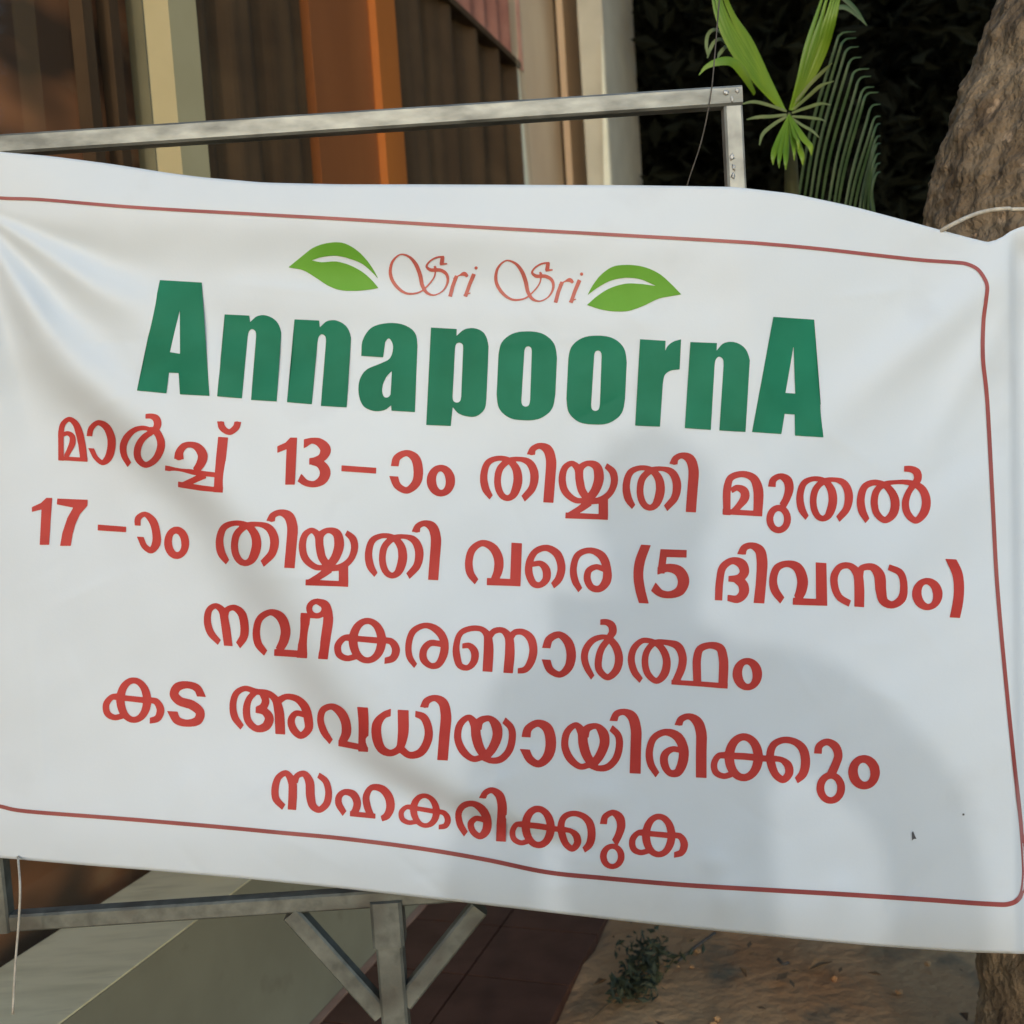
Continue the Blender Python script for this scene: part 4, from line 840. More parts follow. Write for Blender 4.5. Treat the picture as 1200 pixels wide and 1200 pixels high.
     [4488,6247,-30,4,-30,7,-30,10,-28,13,-23,17,-15,15,-13,19,-15,30,-12,36,-9,37,-7,45,-1,40,1,38,7,40,9,34,15,36,25,34,53,58,5,-3,32,-42,1,-7,-26,-53,-12,-30,-10,-37,-9,-43,-4,-33,0,-32,4,-35,7,-37,9,-28,11,-20,12,-15,16,-13,27,-13,27,-9,25,-3,28,1,5,2,1,2,-36,36,-17,22,-10,18,-14,32,-9,35,-6,50,-2,55,6,55,12,45,18,40,23,32,23,23,28,15,32,9,16,1,17,-2,17,-4,18,-6,30,-18,14,-12,14,-16,12,-17,15,-25,19,-48,8,-30,7,-32,3,-32,0,-36,-5,-42,-7,-32,-10,-29,-13,-27,-17,-24,-22,-26,-2,-4,6,-3,16,-1,30,3,22,7,25,13,17,13,13,14,13,21,11,25,9,30,5,28,1,34,-2,40,-5,33,-10,30,-8,17,-12,18,-66,78,2,4,32,56,5,6,2,-1,80,-78,26,-28,13,-19,9,-18,17,-42,9,-36,4,-24,4,-38,-1,-30,-4,-32,-5,-23,-11,-30,-14,-30,-17,-25,-10,-12,-25,-23,-29,-17,-30,-9,-43,-6,-73,-4,-44,2,-38,6,-32,-10,-30,-7,-33,-3],[3645,6250,7,-2,12,10,14,17,10,20,5,25,3,72,12,80,8,36,9,30,8,20,16,27,22,30,1,5,-27,1,-23,-4,-24,-12,-23,-16,-25,-22,-24,-27,-14,-22,-12,-28,-9,-38,-5,-40,0,-37,4,-34,8,-33,11,-23,16,-20],[2052,6255,10,-2,10,2,12,7,10,10,10,16,7,14,7,23,4,20,3,43,-3,22,-4,18,-6,14,-10,14,-10,9,-10,3,-10,0,-10,-4,-10,-7,-9,-12,-15,-27,-11,-40,-2,-40,5,-38,6,-18,8,-12,8,-10],[5650,6327,-22,4,-30,10,-30,16,-28,19,-25,23,-19,23,-12,20,-14,33,-12,45,-7,45,-3,40,2,47,5,36,10,34,14,30,19,27,62,66,5,2,40,-57,-3,-8,-38,-57,-8,-17,-7,-23,-6,-30,-4,-37,0,-30,4,-36,5,-30,9,-30,9,-20,12,-17,21,-23,22,-17,21,-10,18,-2,22,7,26,15,21,17,18,20,16,26,12,27,11,35,5,30,2,28,-3,37,-5,40,-8,30,-22,58,-5,1,-38,-1,-5,2,-3,73,1,8,7,2,260,8,126,6,2,-10,17,-487,-1,-7,-6,-2,-110,-7,-5,1,-2,2,-15,419,-3,3,-5,0,-108,-5,-4,-1,-1,-3,21,-43,14,-44,8,-46,2,-34,-1,-36,-4,-32,-10,-35,-15,-36,-16,-31,-21,-31,-16,-17,-28,-22,-31,-18,-32,-12,-30,-8,-18,-2],[4606,6352,6,-2,11,12,17,28,14,30,6,20,4,25,3,55,-3,32,-7,38,-9,36,-16,49,-7,14,-7,9,-13,9,-10,3,-15,-6,-15,-12,-13,-17,-12,-25,-9,-28,-7,-30,-3,-30,-1,-30,3,-34,5,-28,6,-25,8,-21,10,-17,15,-19,18,-18],[8788,6355,-28,4,-30,10,-22,11,-18,14,-12,14,-12,20,-23,52,-3,12,5,2,37,3,18,3,38,-1,3,-4,7,-35,6,-12,8,-8,10,-5,20,-5,13,3,17,10,18,18,12,17,5,12,3,15,6,60,2,43,-1,67,-11,173,-25,214,1,3,6,1,114,6,4,-2,1,-5,14,-143,23,-270,1,-50,-1,-30,-7,-60,-6,-30,-9,-30,-17,-30,-15,-17,-22,-18,-30,-15,-30,-11,-40,-6],[7515,6382,-5,6,-46,112,-15,42,-13,56,-9,57,-4,53,0,54,5,56,9,57,11,57,15,56,24,77,8,2,103,6,3,-3,0,-5,-35,-133,-16,-82,-11,-78,-1,-62,7,-65,15,-73,17,-52,49,-128,-1,-2,-5,-2],[6365,6385,-27,6,-28,9,-20,9,-25,15,-17,13,-20,20,-13,15,-17,26,-16,30,-13,32,-9,30,-6,30,-4,32,0,33,2,30,5,23,15,47,23,45,17,24,14,14,14,10,14,7,18,6,23,3,20,-1,23,-4,14,-5,20,-10,22,-14,20,-18,17,-20,10,-17,10,-25,5,-30,1,-32,-4,-30,-5,-20,-12,-26,-16,-22,-18,-18,-22,-16,-22,-11,-23,-6,-15,-1,-25,2,-37,8,-3,0,-2,-3,11,-30,16,-30,15,-20,20,-15,30,-15,30,-7,23,0,24,8,20,11,20,14,18,17,13,17,12,21,9,22,9,27,7,30,2,27,0,23,-5,27,-9,33,-10,26,-10,19,-38,48,-2,4,31,58,3,4,3,0,51,-42,21,-20,23,-32,16,-35,14,-47,7,-50,-1,-43,-10,-55,-13,-42,-18,-38,-11,-18,-14,-17,-28,-24,-34,-21,-28,-13,-20,-6,-30,-7,-18,-1],[6880,6417,-30,6,-22,6,-30,12,-20,11,-18,12,-20,19,-15,19,-10,19,-14,34,-10,35,-8,38,-4,34,-2,33,2,35,5,35,9,35,11,30,14,28,60,83,4,-3,37,-43,3,-5,-1,-5,-28,-57,-12,-30,-11,-40,-8,-40,-3,-36,1,-27,6,-40,7,-33,11,-27,11,-20,14,-15,21,-15,30,-13,30,-6,22,-1,27,7,21,10,20,14,18,14,14,15,11,15,10,18,11,24,6,19,-2,2,-28,-9,-20,-4,-15,0,-20,3,-20,5,-23,8,-20,12,-20,14,-12,13,-9,13,-9,20,-6,17,-5,25,-2,25,1,23,3,20,11,32,18,35,20,26,23,19,25,13,35,9,35,1,28,-5,14,-6,24,-12,14,-10,22,-20,13,-14,18,-24,9,-17,8,-20,9,-40,2,-30,-1,-25,-9,-68,-15,-67,-15,-40,-21,-38,-25,-30,-33,-24,-37,-18,-50,-15,-37,-5],
     [7740,6437,-27,198,-1,5,-5,8,-4,67,2,17,5,1,40,-12,35,1,3,-3,3,-11,21,-5,16,0,20,4,20,5,20,9,15,9,11,10,11,15,8,17,6,18,4,18,0,17,-3,20,-5,18,-7,17,-10,12,-13,11,-20,12,-23,8,-20,5,-22,1,-35,-7,-17,-7,-13,-7,-17,-18,-43,-52,-13,-11,-4,6,-46,85,-1,7,41,37,33,22,30,13,37,10,46,5,47,-1,47,-6,48,-14,32,-16,16,-11,12,-13,22,-29,17,-32,13,-38,5,-34,-1,-36,-7,-30,-9,-24,-9,-18,-20,-30,-26,-28,-30,-20,-37,-15,-36,-7,-50,-4,-47,3,-1,-7,8,-67,3,-6,5,-1,222,6,3,-2,1,-4,2,-80,-3,-3,-7,0,-290,-10],[8585,6530,-23,4,-30,10,-27,14,-25,17,-19,15,-20,22,-12,18,-10,20,-8,22,-8,36,-18,132,-4,55,-4,130,0,5,3,3,78,5,4,0,2,-3,9,-185,14,-110,9,-42,12,-28,21,-25,29,-22,12,-6,12,-4,16,1,17,7,17,11,15,13,9,13,7,17,5,17,-1,10,-5,10,-8,10,-12,10,-7,4,-25,6,-71,8,-2,5,-2,57,1,3,4,1,58,6,36,30,14,14,6,12,6,24,1,23,-3,13,-10,17,-13,15,-13,8,-20,1,-62,-8,-12,1,-2,6,-2,62,4,3,34,11,43,12,33,2,22,-4,28,-11,22,-14,14,-11,13,-13,17,-20,16,-30,6,-20,4,-27,-1,-23,-4,-25,-8,-28,-9,-17,-10,-15,-18,-20,22,-24,10,-14,11,-22,5,-20,2,-20,-2,-28,-4,-20,-9,-27,-12,-23,-15,-19,-18,-14,-18,-11,-32,-12,-30,-6,-32,-2],[11080,6550,1,8,57,120,18,44,12,48,8,62,2,88,-2,42,-4,46,-12,82,-31,142,2,3,4,1,113,7,3,-3,1,-5,27,-125,11,-72,7,-70,2,-66,-2,-74,-6,-58,-8,-45,-12,-40,-15,-37,-20,-40,-27,-50,-9,-3,-112,-6],[9238,6567,-38,3,-40,8,-30,11,-28,13,-23,18,-15,18,-13,20,-14,30,-12,37,-9,47,-3,43,2,45,8,42,12,33,17,32,23,30,67,75,6,-4,43,-63,1,-3,-2,-4,-48,-70,-17,-34,-9,-29,-7,-30,-2,-27,1,-26,5,-32,9,-30,9,-22,11,-17,19,-16,24,-12,25,-7,20,0,20,5,20,9,20,13,15,15,11,20,10,24,8,28,7,35,2,35,-7,50,-11,50,-17,50,1,5,6,10,2,10,-19,1,-5,4,-3,70,2,7,398,13,5,-2,-10,-493,0,-5,-2,-2,-115,-8,-6,0,-3,2,4,416,-1,7,-7,2,-135,-6,-5,-1,-2,-2,25,-42,11,-28,13,-48,7,-40,1,-32,-3,-38,-9,-38,-13,-40,-15,-32,-13,-22,-25,-31,-20,-17,-32,-17,-32,-10,-36,-5],[9912,6587,-37,4,-30,9,-25,13,-22,18,-23,27,-22,34,-14,30,-8,36,-3,44,4,46,10,50,13,42,20,42,20,30,23,26,27,19,30,17,70,35,3,-1,2,-6,22,-62,0,-2,-4,-4,-76,-42,-15,-12,-12,-12,-14,-23,-13,-30,-10,-33,-7,-34,-4,-43,2,-35,6,-28,13,-28,14,-24,16,-15,20,-9,27,-4,15,1,12,3,10,6,12,10,12,16,12,20,11,22,6,20,5,42,3,110,-1,190,3,7,105,7,5,0,2,-4,3,-184,-7,-116,-7,-57,8,-63,4,-4,7,-3,23,-5,30,1,10,2,7,4,15,18,14,27,9,23,5,20,9,130,21,97,11,33,10,20,13,17,20,21,30,19,40,15,40,5,30,-2,36,-10,27,-13,17,-9,29,-23,25,-27,11,-20,8,-20,6,-23,5,-33,2,-60,-5,-70,-11,-53,-9,-29,-9,-20,-10,-18,-12,-15,-14,-14,-16,-11,-37,-18,-90,-31,-3,5,-16,54,-1,7,3,3,80,35,17,10,12,11,8,12,9,20,7,22,5,33,3,40,-2,43,-6,40,-10,30,-13,22,-26,25,-24,15,-10,3,-10,1,-16,-5,-14,-8,-14,-11,-6,-10,-5,-22,-9,-93,-1,-95,-6,-48,-9,-27,-8,-18,-10,-16,-22,-28,-25,-23,-28,-19,-30,-14,-30,-7,-33,-1,-37,4,-40,11,-22,11,-11,8,-12,13,-5,1,-30,-24,-24,-15,-16,-8,-33,-9],[6297,6635,13,-1,10,2,8,5,7,9,10,15,8,20,5,17,3,20,0,33,-2,13,-4,12,-9,15,-11,14,-10,9,-10,4,-13,-1,-12,-6,-9,-7,-8,-13,-11,-23,-11,-30,-7,-27,-4,-25,-1,-28,1,-17,5,-3],[6992,6675,10,1,13,4,47,20,3,2,2,8,-1,28,-2,24,-5,23,-9,23,-14,27,-13,17,-13,10,-12,3,-16,-2,-14,-5,-10,-6,-9,-10,-10,-17,-10,-25,-5,-20,-2,-22,3,-33,4,-13,5,-7,11,-10,15,-10,18,-7],[3955,6690,13,-1,2,3,0,110,-2,6,-215,-10,0,-3,3,-3,56,-33,73,-49,3,-5,-1,-7,3,-3],[10862,6772,-17,2,-20,4,-27,9,-20,11,-16,10,-22,21,-13,16,-12,17,-13,28,-7,22,-4,20,-2,30,1,23,4,20,9,30,13,27,10,16,14,17,25,22,15,10,20,10,20,8,20,4,28,2,27,-2,20,-5,20,-7,20,-10,15,-10,25,-22,14,-17,11,-18,12,-26,8,-23,4,-21,2,-30,-1,-22,-4,-20,-9,-29,-10,-21,-9,-16,-19,-24,-16,-16,-18,-12,-25,-14,-20,-7,-23,-5],[10841,6850,14,-2,13,2,14,8,14,12,12,15,11,20,6,17,7,26,3,20,0,24,-2,20,-5,20,-8,18,-9,12,-11,9,-12,4,-16,0,-12,-5,-12,-8,-12,-12,-9,-12,-11,-20,-7,-18,-6,-22,-3,-20,0,-23,1,-20,4,-17,6,-18,8,-12,11,-12]],
    "l3":[[3718,7012,-9,3,-29,4,-30,12,-25,18,-18,21,-12,22,-7,28,1,28,3,14,6,18,0,3,-8,1,-55,-3,-10,4,-2,3,-37,427,-1,5,-3,2,-142,-9,-6,-1,-2,-2,30,-48,13,-27,15,-45,8,-35,5,-35,0,-38,-6,-44,-10,-40,-13,-36,-12,-24,-22,-32,-18,-18,-27,-20,-32,-16,-43,-12,-32,-3,-33,3,-30,8,-33,14,-32,19,-27,21,-16,18,-17,25,-16,33,-13,44,-8,48,-4,52,2,43,6,40,11,40,15,33,22,30,21,22,56,53,6,-5,33,-53,-1,-5,-50,-68,-9,-17,-8,-20,-9,-33,-6,-42,-2,-35,3,-37,5,-33,8,-30,9,-23,11,-16,23,-22,25,-17,28,-12,10,-2,10,0,17,7,17,12,23,20,15,20,13,23,13,33,8,30,4,30,1,22,-3,25,-13,60,-14,37,-26,56,0,4,7,13,-22,1,-4,4,-3,68,1,6,8,2,250,16,5,1,5,5,5,1,110,6,2,-3,1,-4,36,-463,6,-2,60,6,28,0,30,-7,27,-13,3,4,0,15,-4,54,-18,118,-40,298,2,3,4,1,106,6,3,-8,39,-282,16,-96,6,-47,2,-53,-8,-72,-9,-38,-12,-34,-9,-18,-10,-15,-16,-17,-18,-12,-27,-11],[2505,7070,-23,7,-20,11,-20,14,-14,15,-11,15,-9,18,-7,18,-7,27,-5,33,-1,32,0,32,4,30,7,33,9,30,9,23,15,27,11,17,22,26,85,78,2,0,3,-1,31,-53,-1,-5,-53,-62,-23,-35,-12,-25,-9,-26,-13,-51,-3,-28,0,-38,3,-30,5,-24,8,-18,14,-15,16,-11,4,-1,6,1,14,11,15,17,9,16,7,20,52,367,7,2,90,5,3,-2,0,-5,-24,-193,-27,-147,8,-40,6,-15,9,-8,13,-5,15,-3,10,2,12,6,13,12,12,14,13,17,12,27,10,43,6,43,3,42,0,40,-3,30,-4,20,-7,18,-35,57,-1,5,44,63,5,4,53,-63,18,-26,15,-33,8,-27,4,-23,3,-33,0,-37,-2,-35,-6,-45,-6,-33,-8,-30,-7,-20,-13,-24,-22,-28,-24,-21,-36,-20,-27,-10,-15,-3,-20,-1,-32,5,-33,12,-30,20,-5,-2,-28,-24,-32,-18,-32,-10,-16,0],[3696,7082,9,-1,5,0,28,17,20,14,8,13,1,7,-1,10,-6,17,-12,13,-16,9,-20,4,-12,-2,-10,-3,-18,-12,-6,-8,-5,-10,-3,-20,5,-20,6,-10,8,-8],[4278,7242,-30,7,-28,12,-25,15,-26,22,-21,22,-19,28,-15,27,-12,30,-7,23,-3,4,-32,2,-18,3,-30,11,-17,11,-20,16,-13,13,-17,20,-13,20,-10,22,-5,20,-2,25,2,27,5,28,7,20,11,20,10,12,11,10,24,16,27,12,33,8,27,2,23,-1,25,-6,58,-16,44,28,26,11,24,6,36,3,24,-2,26,-6,30,-12,27,-16,23,-19,24,-25,18,-25,16,-30,13,-32,15,-63,1,-3,5,-1,28,7,7,6,7,9,10,17,8,20,2,15,0,17,-7,30,-6,13,-7,10,-14,8,-44,12,-6,4,-4,69,4,2,70,-11,24,-7,20,-10,21,-17,18,-25,15,-30,10,-38,2,-27,-4,-25,-10,-28,-14,-25,-11,-15,-17,-17,-27,-21,-27,-10,-54,-6,-16,-63,-12,-30,-15,-27,-23,-33,-20,-20,-21,-17,-29,-18,-30,-12,-24,-6,-24,-2],[7062,7255,-22,3,-5,3,-2,59,1,2,4,1,40,0,14,1,13,6,13,10,10,12,6,20,2,23,-5,15,-15,25,-4,3,-40,-4,-30,1,-40,7,-37,11,-38,19,-17,13,-20,17,-22,26,-18,24,-16,28,-12,28,-8,27,-5,27,-2,33,1,30,5,27,8,30,11,30,16,36,20,34,54,78,3,3,3,0,2,-1,36,-47,-44,-90,-18,-47,-9,-33,-4,-25,-1,-30,3,-28,6,-24,12,-30,18,-30,20,-26,21,-20,22,-15,30,-13,38,-10,12,-1,5,2,-2,5,-34,40,-17,25,-20,40,-14,37,-12,46,-7,44,-3,48,2,35,7,33,10,22,17,28,24,26,27,23,27,17,23,7,13,2,14,0,18,-4,16,-7,32,-18,37,-34,17,-20,12,-18,17,-34,14,-48,6,-50,0,-42,-4,-30,-8,-33,-11,-33,-14,-32,-14,-25,-10,-15,-50,-55,1,-5,15,-18,12,-17,6,-15,3,-15,2,-23,-3,-24,-5,-23,-9,-20,-10,-15,-14,-14,-18,-12,-19,-9,-21,-7,-22,-4,-20,-1],[4972,7297,-22,4,-33,9,-32,13,-23,12,-27,18,-17,16,-14,16,-13,20,-14,33,-10,27,-9,37,-8,50,-2,36,0,34,3,33,6,33,12,34,21,35,60,68,2,1,6,-3,28,-41,2,-4,-33,-50,-12,-23,-10,-27,-7,-36,-3,-40,2,-40,8,-50,13,-44,13,-28,14,-20,19,-18,30,-20,30,-13,26,-6,22,1,22,7,19,9,20,12,21,17,23,21,17,20,13,19,11,21,6,15,-2,2,-5,0,-63,-10,-34,1,-18,4,-18,7,-20,12,-17,14,-15,15,-16,20,-13,22,-9,23,-5,20,-4,27,-1,28,3,24,8,26,17,28,21,22,34,26,33,16,27,8,30,2,35,-4,21,-8,17,-10,14,-13,14,-15,13,-17,18,-30,23,-50,12,-43,7,-54,-1,-58,-8,-45,-17,-45,-22,-40,-31,-37,-29,-25,-43,-26,-50,-18,-20,-4,-30,-4],[4288,7315,20,-2,12,1,15,5,20,13,20,20,14,23,15,35,12,45,1,10,-2,3,-213,-16,-5,-2,-1,-5,2,-10,8,-25,8,-22,13,-23,15,-21,16,-14,16,-10],
     [5530,7330,-40,7,-38,11,-34,15,-28,18,-17,17,-19,24,-15,30,-13,36,-12,50,-8,47,-3,47,4,50,11,52,14,44,10,20,10,14,10,13,13,10,28,15,29,8,33,2,17,-2,16,-4,32,-16,29,-23,23,-29,14,-26,10,-32,6,-33,1,-33,-4,-22,-9,-27,-14,-23,-20,-22,-21,-18,-13,-7,-20,-9,-24,-5,-36,4,-30,7,-4,5,-2,47,2,7,10,1,44,-4,13,3,10,10,10,13,9,18,4,15,3,17,0,23,-3,23,-5,20,-8,17,-10,16,-12,14,-11,7,-14,1,-19,-5,-17,-10,-6,-10,-7,-18,-6,-28,-13,-70,-5,-40,0,-44,9,-58,13,-42,15,-26,10,-10,13,-8,33,-15,44,-11,46,-4,40,3,14,4,13,7,11,10,10,12,9,18,5,14,1,26,-3,124,-13,248,0,5,3,2,104,7,8,-2,11,-167,3,-90,-3,-63,-11,-77,23,-33,12,-13,20,-8,23,-5,14,0,10,3,10,6,8,8,11,17,10,20,5,15,3,17,2,43,-4,120,-18,210,0,7,6,3,97,5,6,0,2,-2,17,-158,4,-62,0,-48,-3,-72,-8,-63,22,-36,8,-6,12,-4,28,-2,25,6,23,14,22,24,18,27,12,30,9,40,4,37,-3,37,-8,43,-11,37,-18,43,-15,26,-16,15,-14,6,-48,9,-2,7,-2,52,1,2,3,1,55,-1,23,-4,14,-4,23,-12,15,-12,20,-20,18,-23,16,-27,13,-25,11,-30,7,-23,7,-30,5,-34,1,-33,-1,-30,-4,-33,-6,-30,-8,-27,-9,-20,-9,-17,-18,-23,-13,-13,-22,-18,-26,-16,-34,-14,-28,-7,-35,-2,-33,3,-27,8,-20,12,-23,20,-30,-26,-32,-21,-28,-10,-34,-4,-38,3,-35,10,-23,13,-27,25,-22,-20,-18,-14,-25,-15,-22,-9,-28,-7,-30,-4,-30,-1],[6520,7400,-30,7,-32,14,-28,16,-27,23,-15,20,-10,21,-26,89,2,2,6,1,88,5,3,-6,15,-60,4,-10,10,-11,24,-19,26,-12,10,-3,8,0,14,9,23,24,26,40,13,35,9,37,5,48,-2,52,-7,43,-6,20,-7,15,-20,32,-20,23,-16,11,-8,1,-7,-1,-15,-6,-20,-12,-18,-15,-12,-13,-11,-25,-17,-61,-7,-2,-90,-5,-7,1,0,2,28,80,11,28,16,27,15,16,27,22,43,23,17,7,25,6,20,3,15,0,17,-4,18,-5,16,-8,26,-16,26,-21,14,-15,20,-24,11,-17,18,-40,13,-52,6,-45,-1,-53,-9,-52,-12,-40,-13,-30,-10,-18,-23,-30,-37,-34,-26,-18,-17,-8,-27,-10,-17,-4,-18,0],[7548,7472,-20,3,-16,5,-32,15,-37,27,-29,30,-21,30,-15,32,-13,41,-7,43,-2,40,6,50,10,41,18,46,16,30,19,25,67,70,3,1,5,-4,30,-45,2,-7,-51,-73,-11,-22,-14,-35,-11,-40,-5,-30,-1,-30,3,-33,8,-32,11,-28,15,-24,19,-26,22,-20,18,-11,17,-5,26,0,20,2,4,2,1,2,-23,26,-20,27,-14,25,-13,32,-9,38,-5,42,0,38,4,42,7,36,10,30,9,22,13,23,13,17,23,24,22,19,25,17,27,11,23,4,15,-2,15,-4,27,-13,16,-10,21,-18,23,-26,19,-30,15,-37,9,-40,5,-40,0,-40,-5,-40,-12,-45,-14,-35,-20,-35,-31,-40,0,-2,4,-1,40,8,38,12,25,11,20,14,15,18,13,22,12,30,7,30,2,23,-1,25,-4,30,-9,40,-17,48,-41,93,-2,3,-11,4,-2,44,1,8,7,2,377,27,173,15,95,6,5,0,2,-2,2,-50,-1,-18,8,-170,-1,-72,-3,-40,-13,-68,-13,-42,-12,-23,-11,-15,-13,-13,-15,-11,-33,-14,-30,-7,-44,-3,-40,2,-43,7,-35,10,-30,14,-25,17,-19,23,-14,27,-13,43,-9,53,-3,32,0,60,7,168,-6,1,-133,-7,-8,-2,1,-5,36,-73,19,-52,12,-58,5,-47,-1,-25,-3,-22,-6,-30,-9,-30,-8,-23,-11,-23,-11,-17,-13,-15,-16,-15,-17,-11,-17,-9,-33,-9,-33,-4,-124,-12,-33,0,-37,6,-40,-13,-33,-7,-33,-4],[4048,7510,4,-1,28,2,5,4,2,27,6,36,10,34,11,28,13,25,0,3,-3,2,-36,10,-13,1,-13,-2,-17,-5,-17,-9,-16,-12,-7,-11,-5,-17,-3,-20,0,-20,3,-15,8,-17,10,-15,14,-16],[4192,7522,8,-1,215,20,2,4,-1,13,-12,47,-15,35,-14,22,-13,14,-13,12,-14,8,-15,5,-15,1,-15,-1,-15,-5,-15,-9,-12,-11,-13,-14,-11,-17,-11,-20,-7,-20,-8,-25,-5,-28,-2,-22],[7135,7545,3,-2,2,1,21,28,12,20,12,28,10,29,8,31,3,28,0,22,-2,28,-5,24,-7,26,-9,22,-14,22,-19,24,-18,17,-12,6,-12,-6,-16,-14,-16,-19,-14,-22,-5,-13,-4,-17,-1,-40,8,-70,6,-28,10,-30,10,-25,12,-21],[5067,7570,25,1,63,10,5,2,2,5,-3,34,-7,33,-11,37,-13,33,-13,23,-11,12,-14,7,-18,2,-14,-1,-10,-5,-13,-10,-12,-13,-11,-15,-7,-16,-4,-14,-2,-17,1,-20,3,-18,5,-15,8,-15,12,-15,14,-15,13,-7],[7671,7575,7,-2,19,17,20,22,16,26,14,27,10,27,8,28,3,25,0,27,-4,28,-6,30,-10,30,-12,28,-18,30,-17,20,-6,5,-5,1,-15,-8,-17,-16,-20,-25,-15,-23,-8,-20,-9,-27,-6,-33,-3,-30,0,-27,2,-30,6,-30,8,-23,11,-22,13,-20,15,-18],[8305,7602,17,-1,18,1,18,4,17,6,15,8,10,8,5,7,5,13,11,60,5,57,-1,103,-5,124,-2,8,-196,-14,-4,-1,-1,-3,-4,-204,2,-53,11,-67,7,-20,13,-13,26,-14],
     [8748,7710,-33,5,-25,10,-19,10,-16,12,-22,21,-13,17,-10,16,-12,27,-7,22,-4,20,-2,32,1,23,4,20,8,27,10,23,9,15,19,25,16,16,16,11,24,14,20,8,20,4,28,2,20,-1,20,-4,25,-9,19,-11,14,-10,22,-20,19,-25,9,-15,10,-23,7,-22,4,-22,2,-30,-1,-23,-4,-20,-8,-29,-10,-21,-10,-18,-20,-25,-16,-14,-14,-11,-26,-14,-20,-7,-20,-5],[8739,7788,11,-2,12,2,13,8,12,12,11,16,7,16,8,22,5,26,1,22,0,25,-4,20,-6,20,-7,15,-10,12,-10,8,-12,4,-12,-1,-12,-5,-11,-9,-11,-14,-9,-15,-8,-20,-9,-40,-1,-40,3,-20,4,-18,7,-17,8,-13,10,-10]],
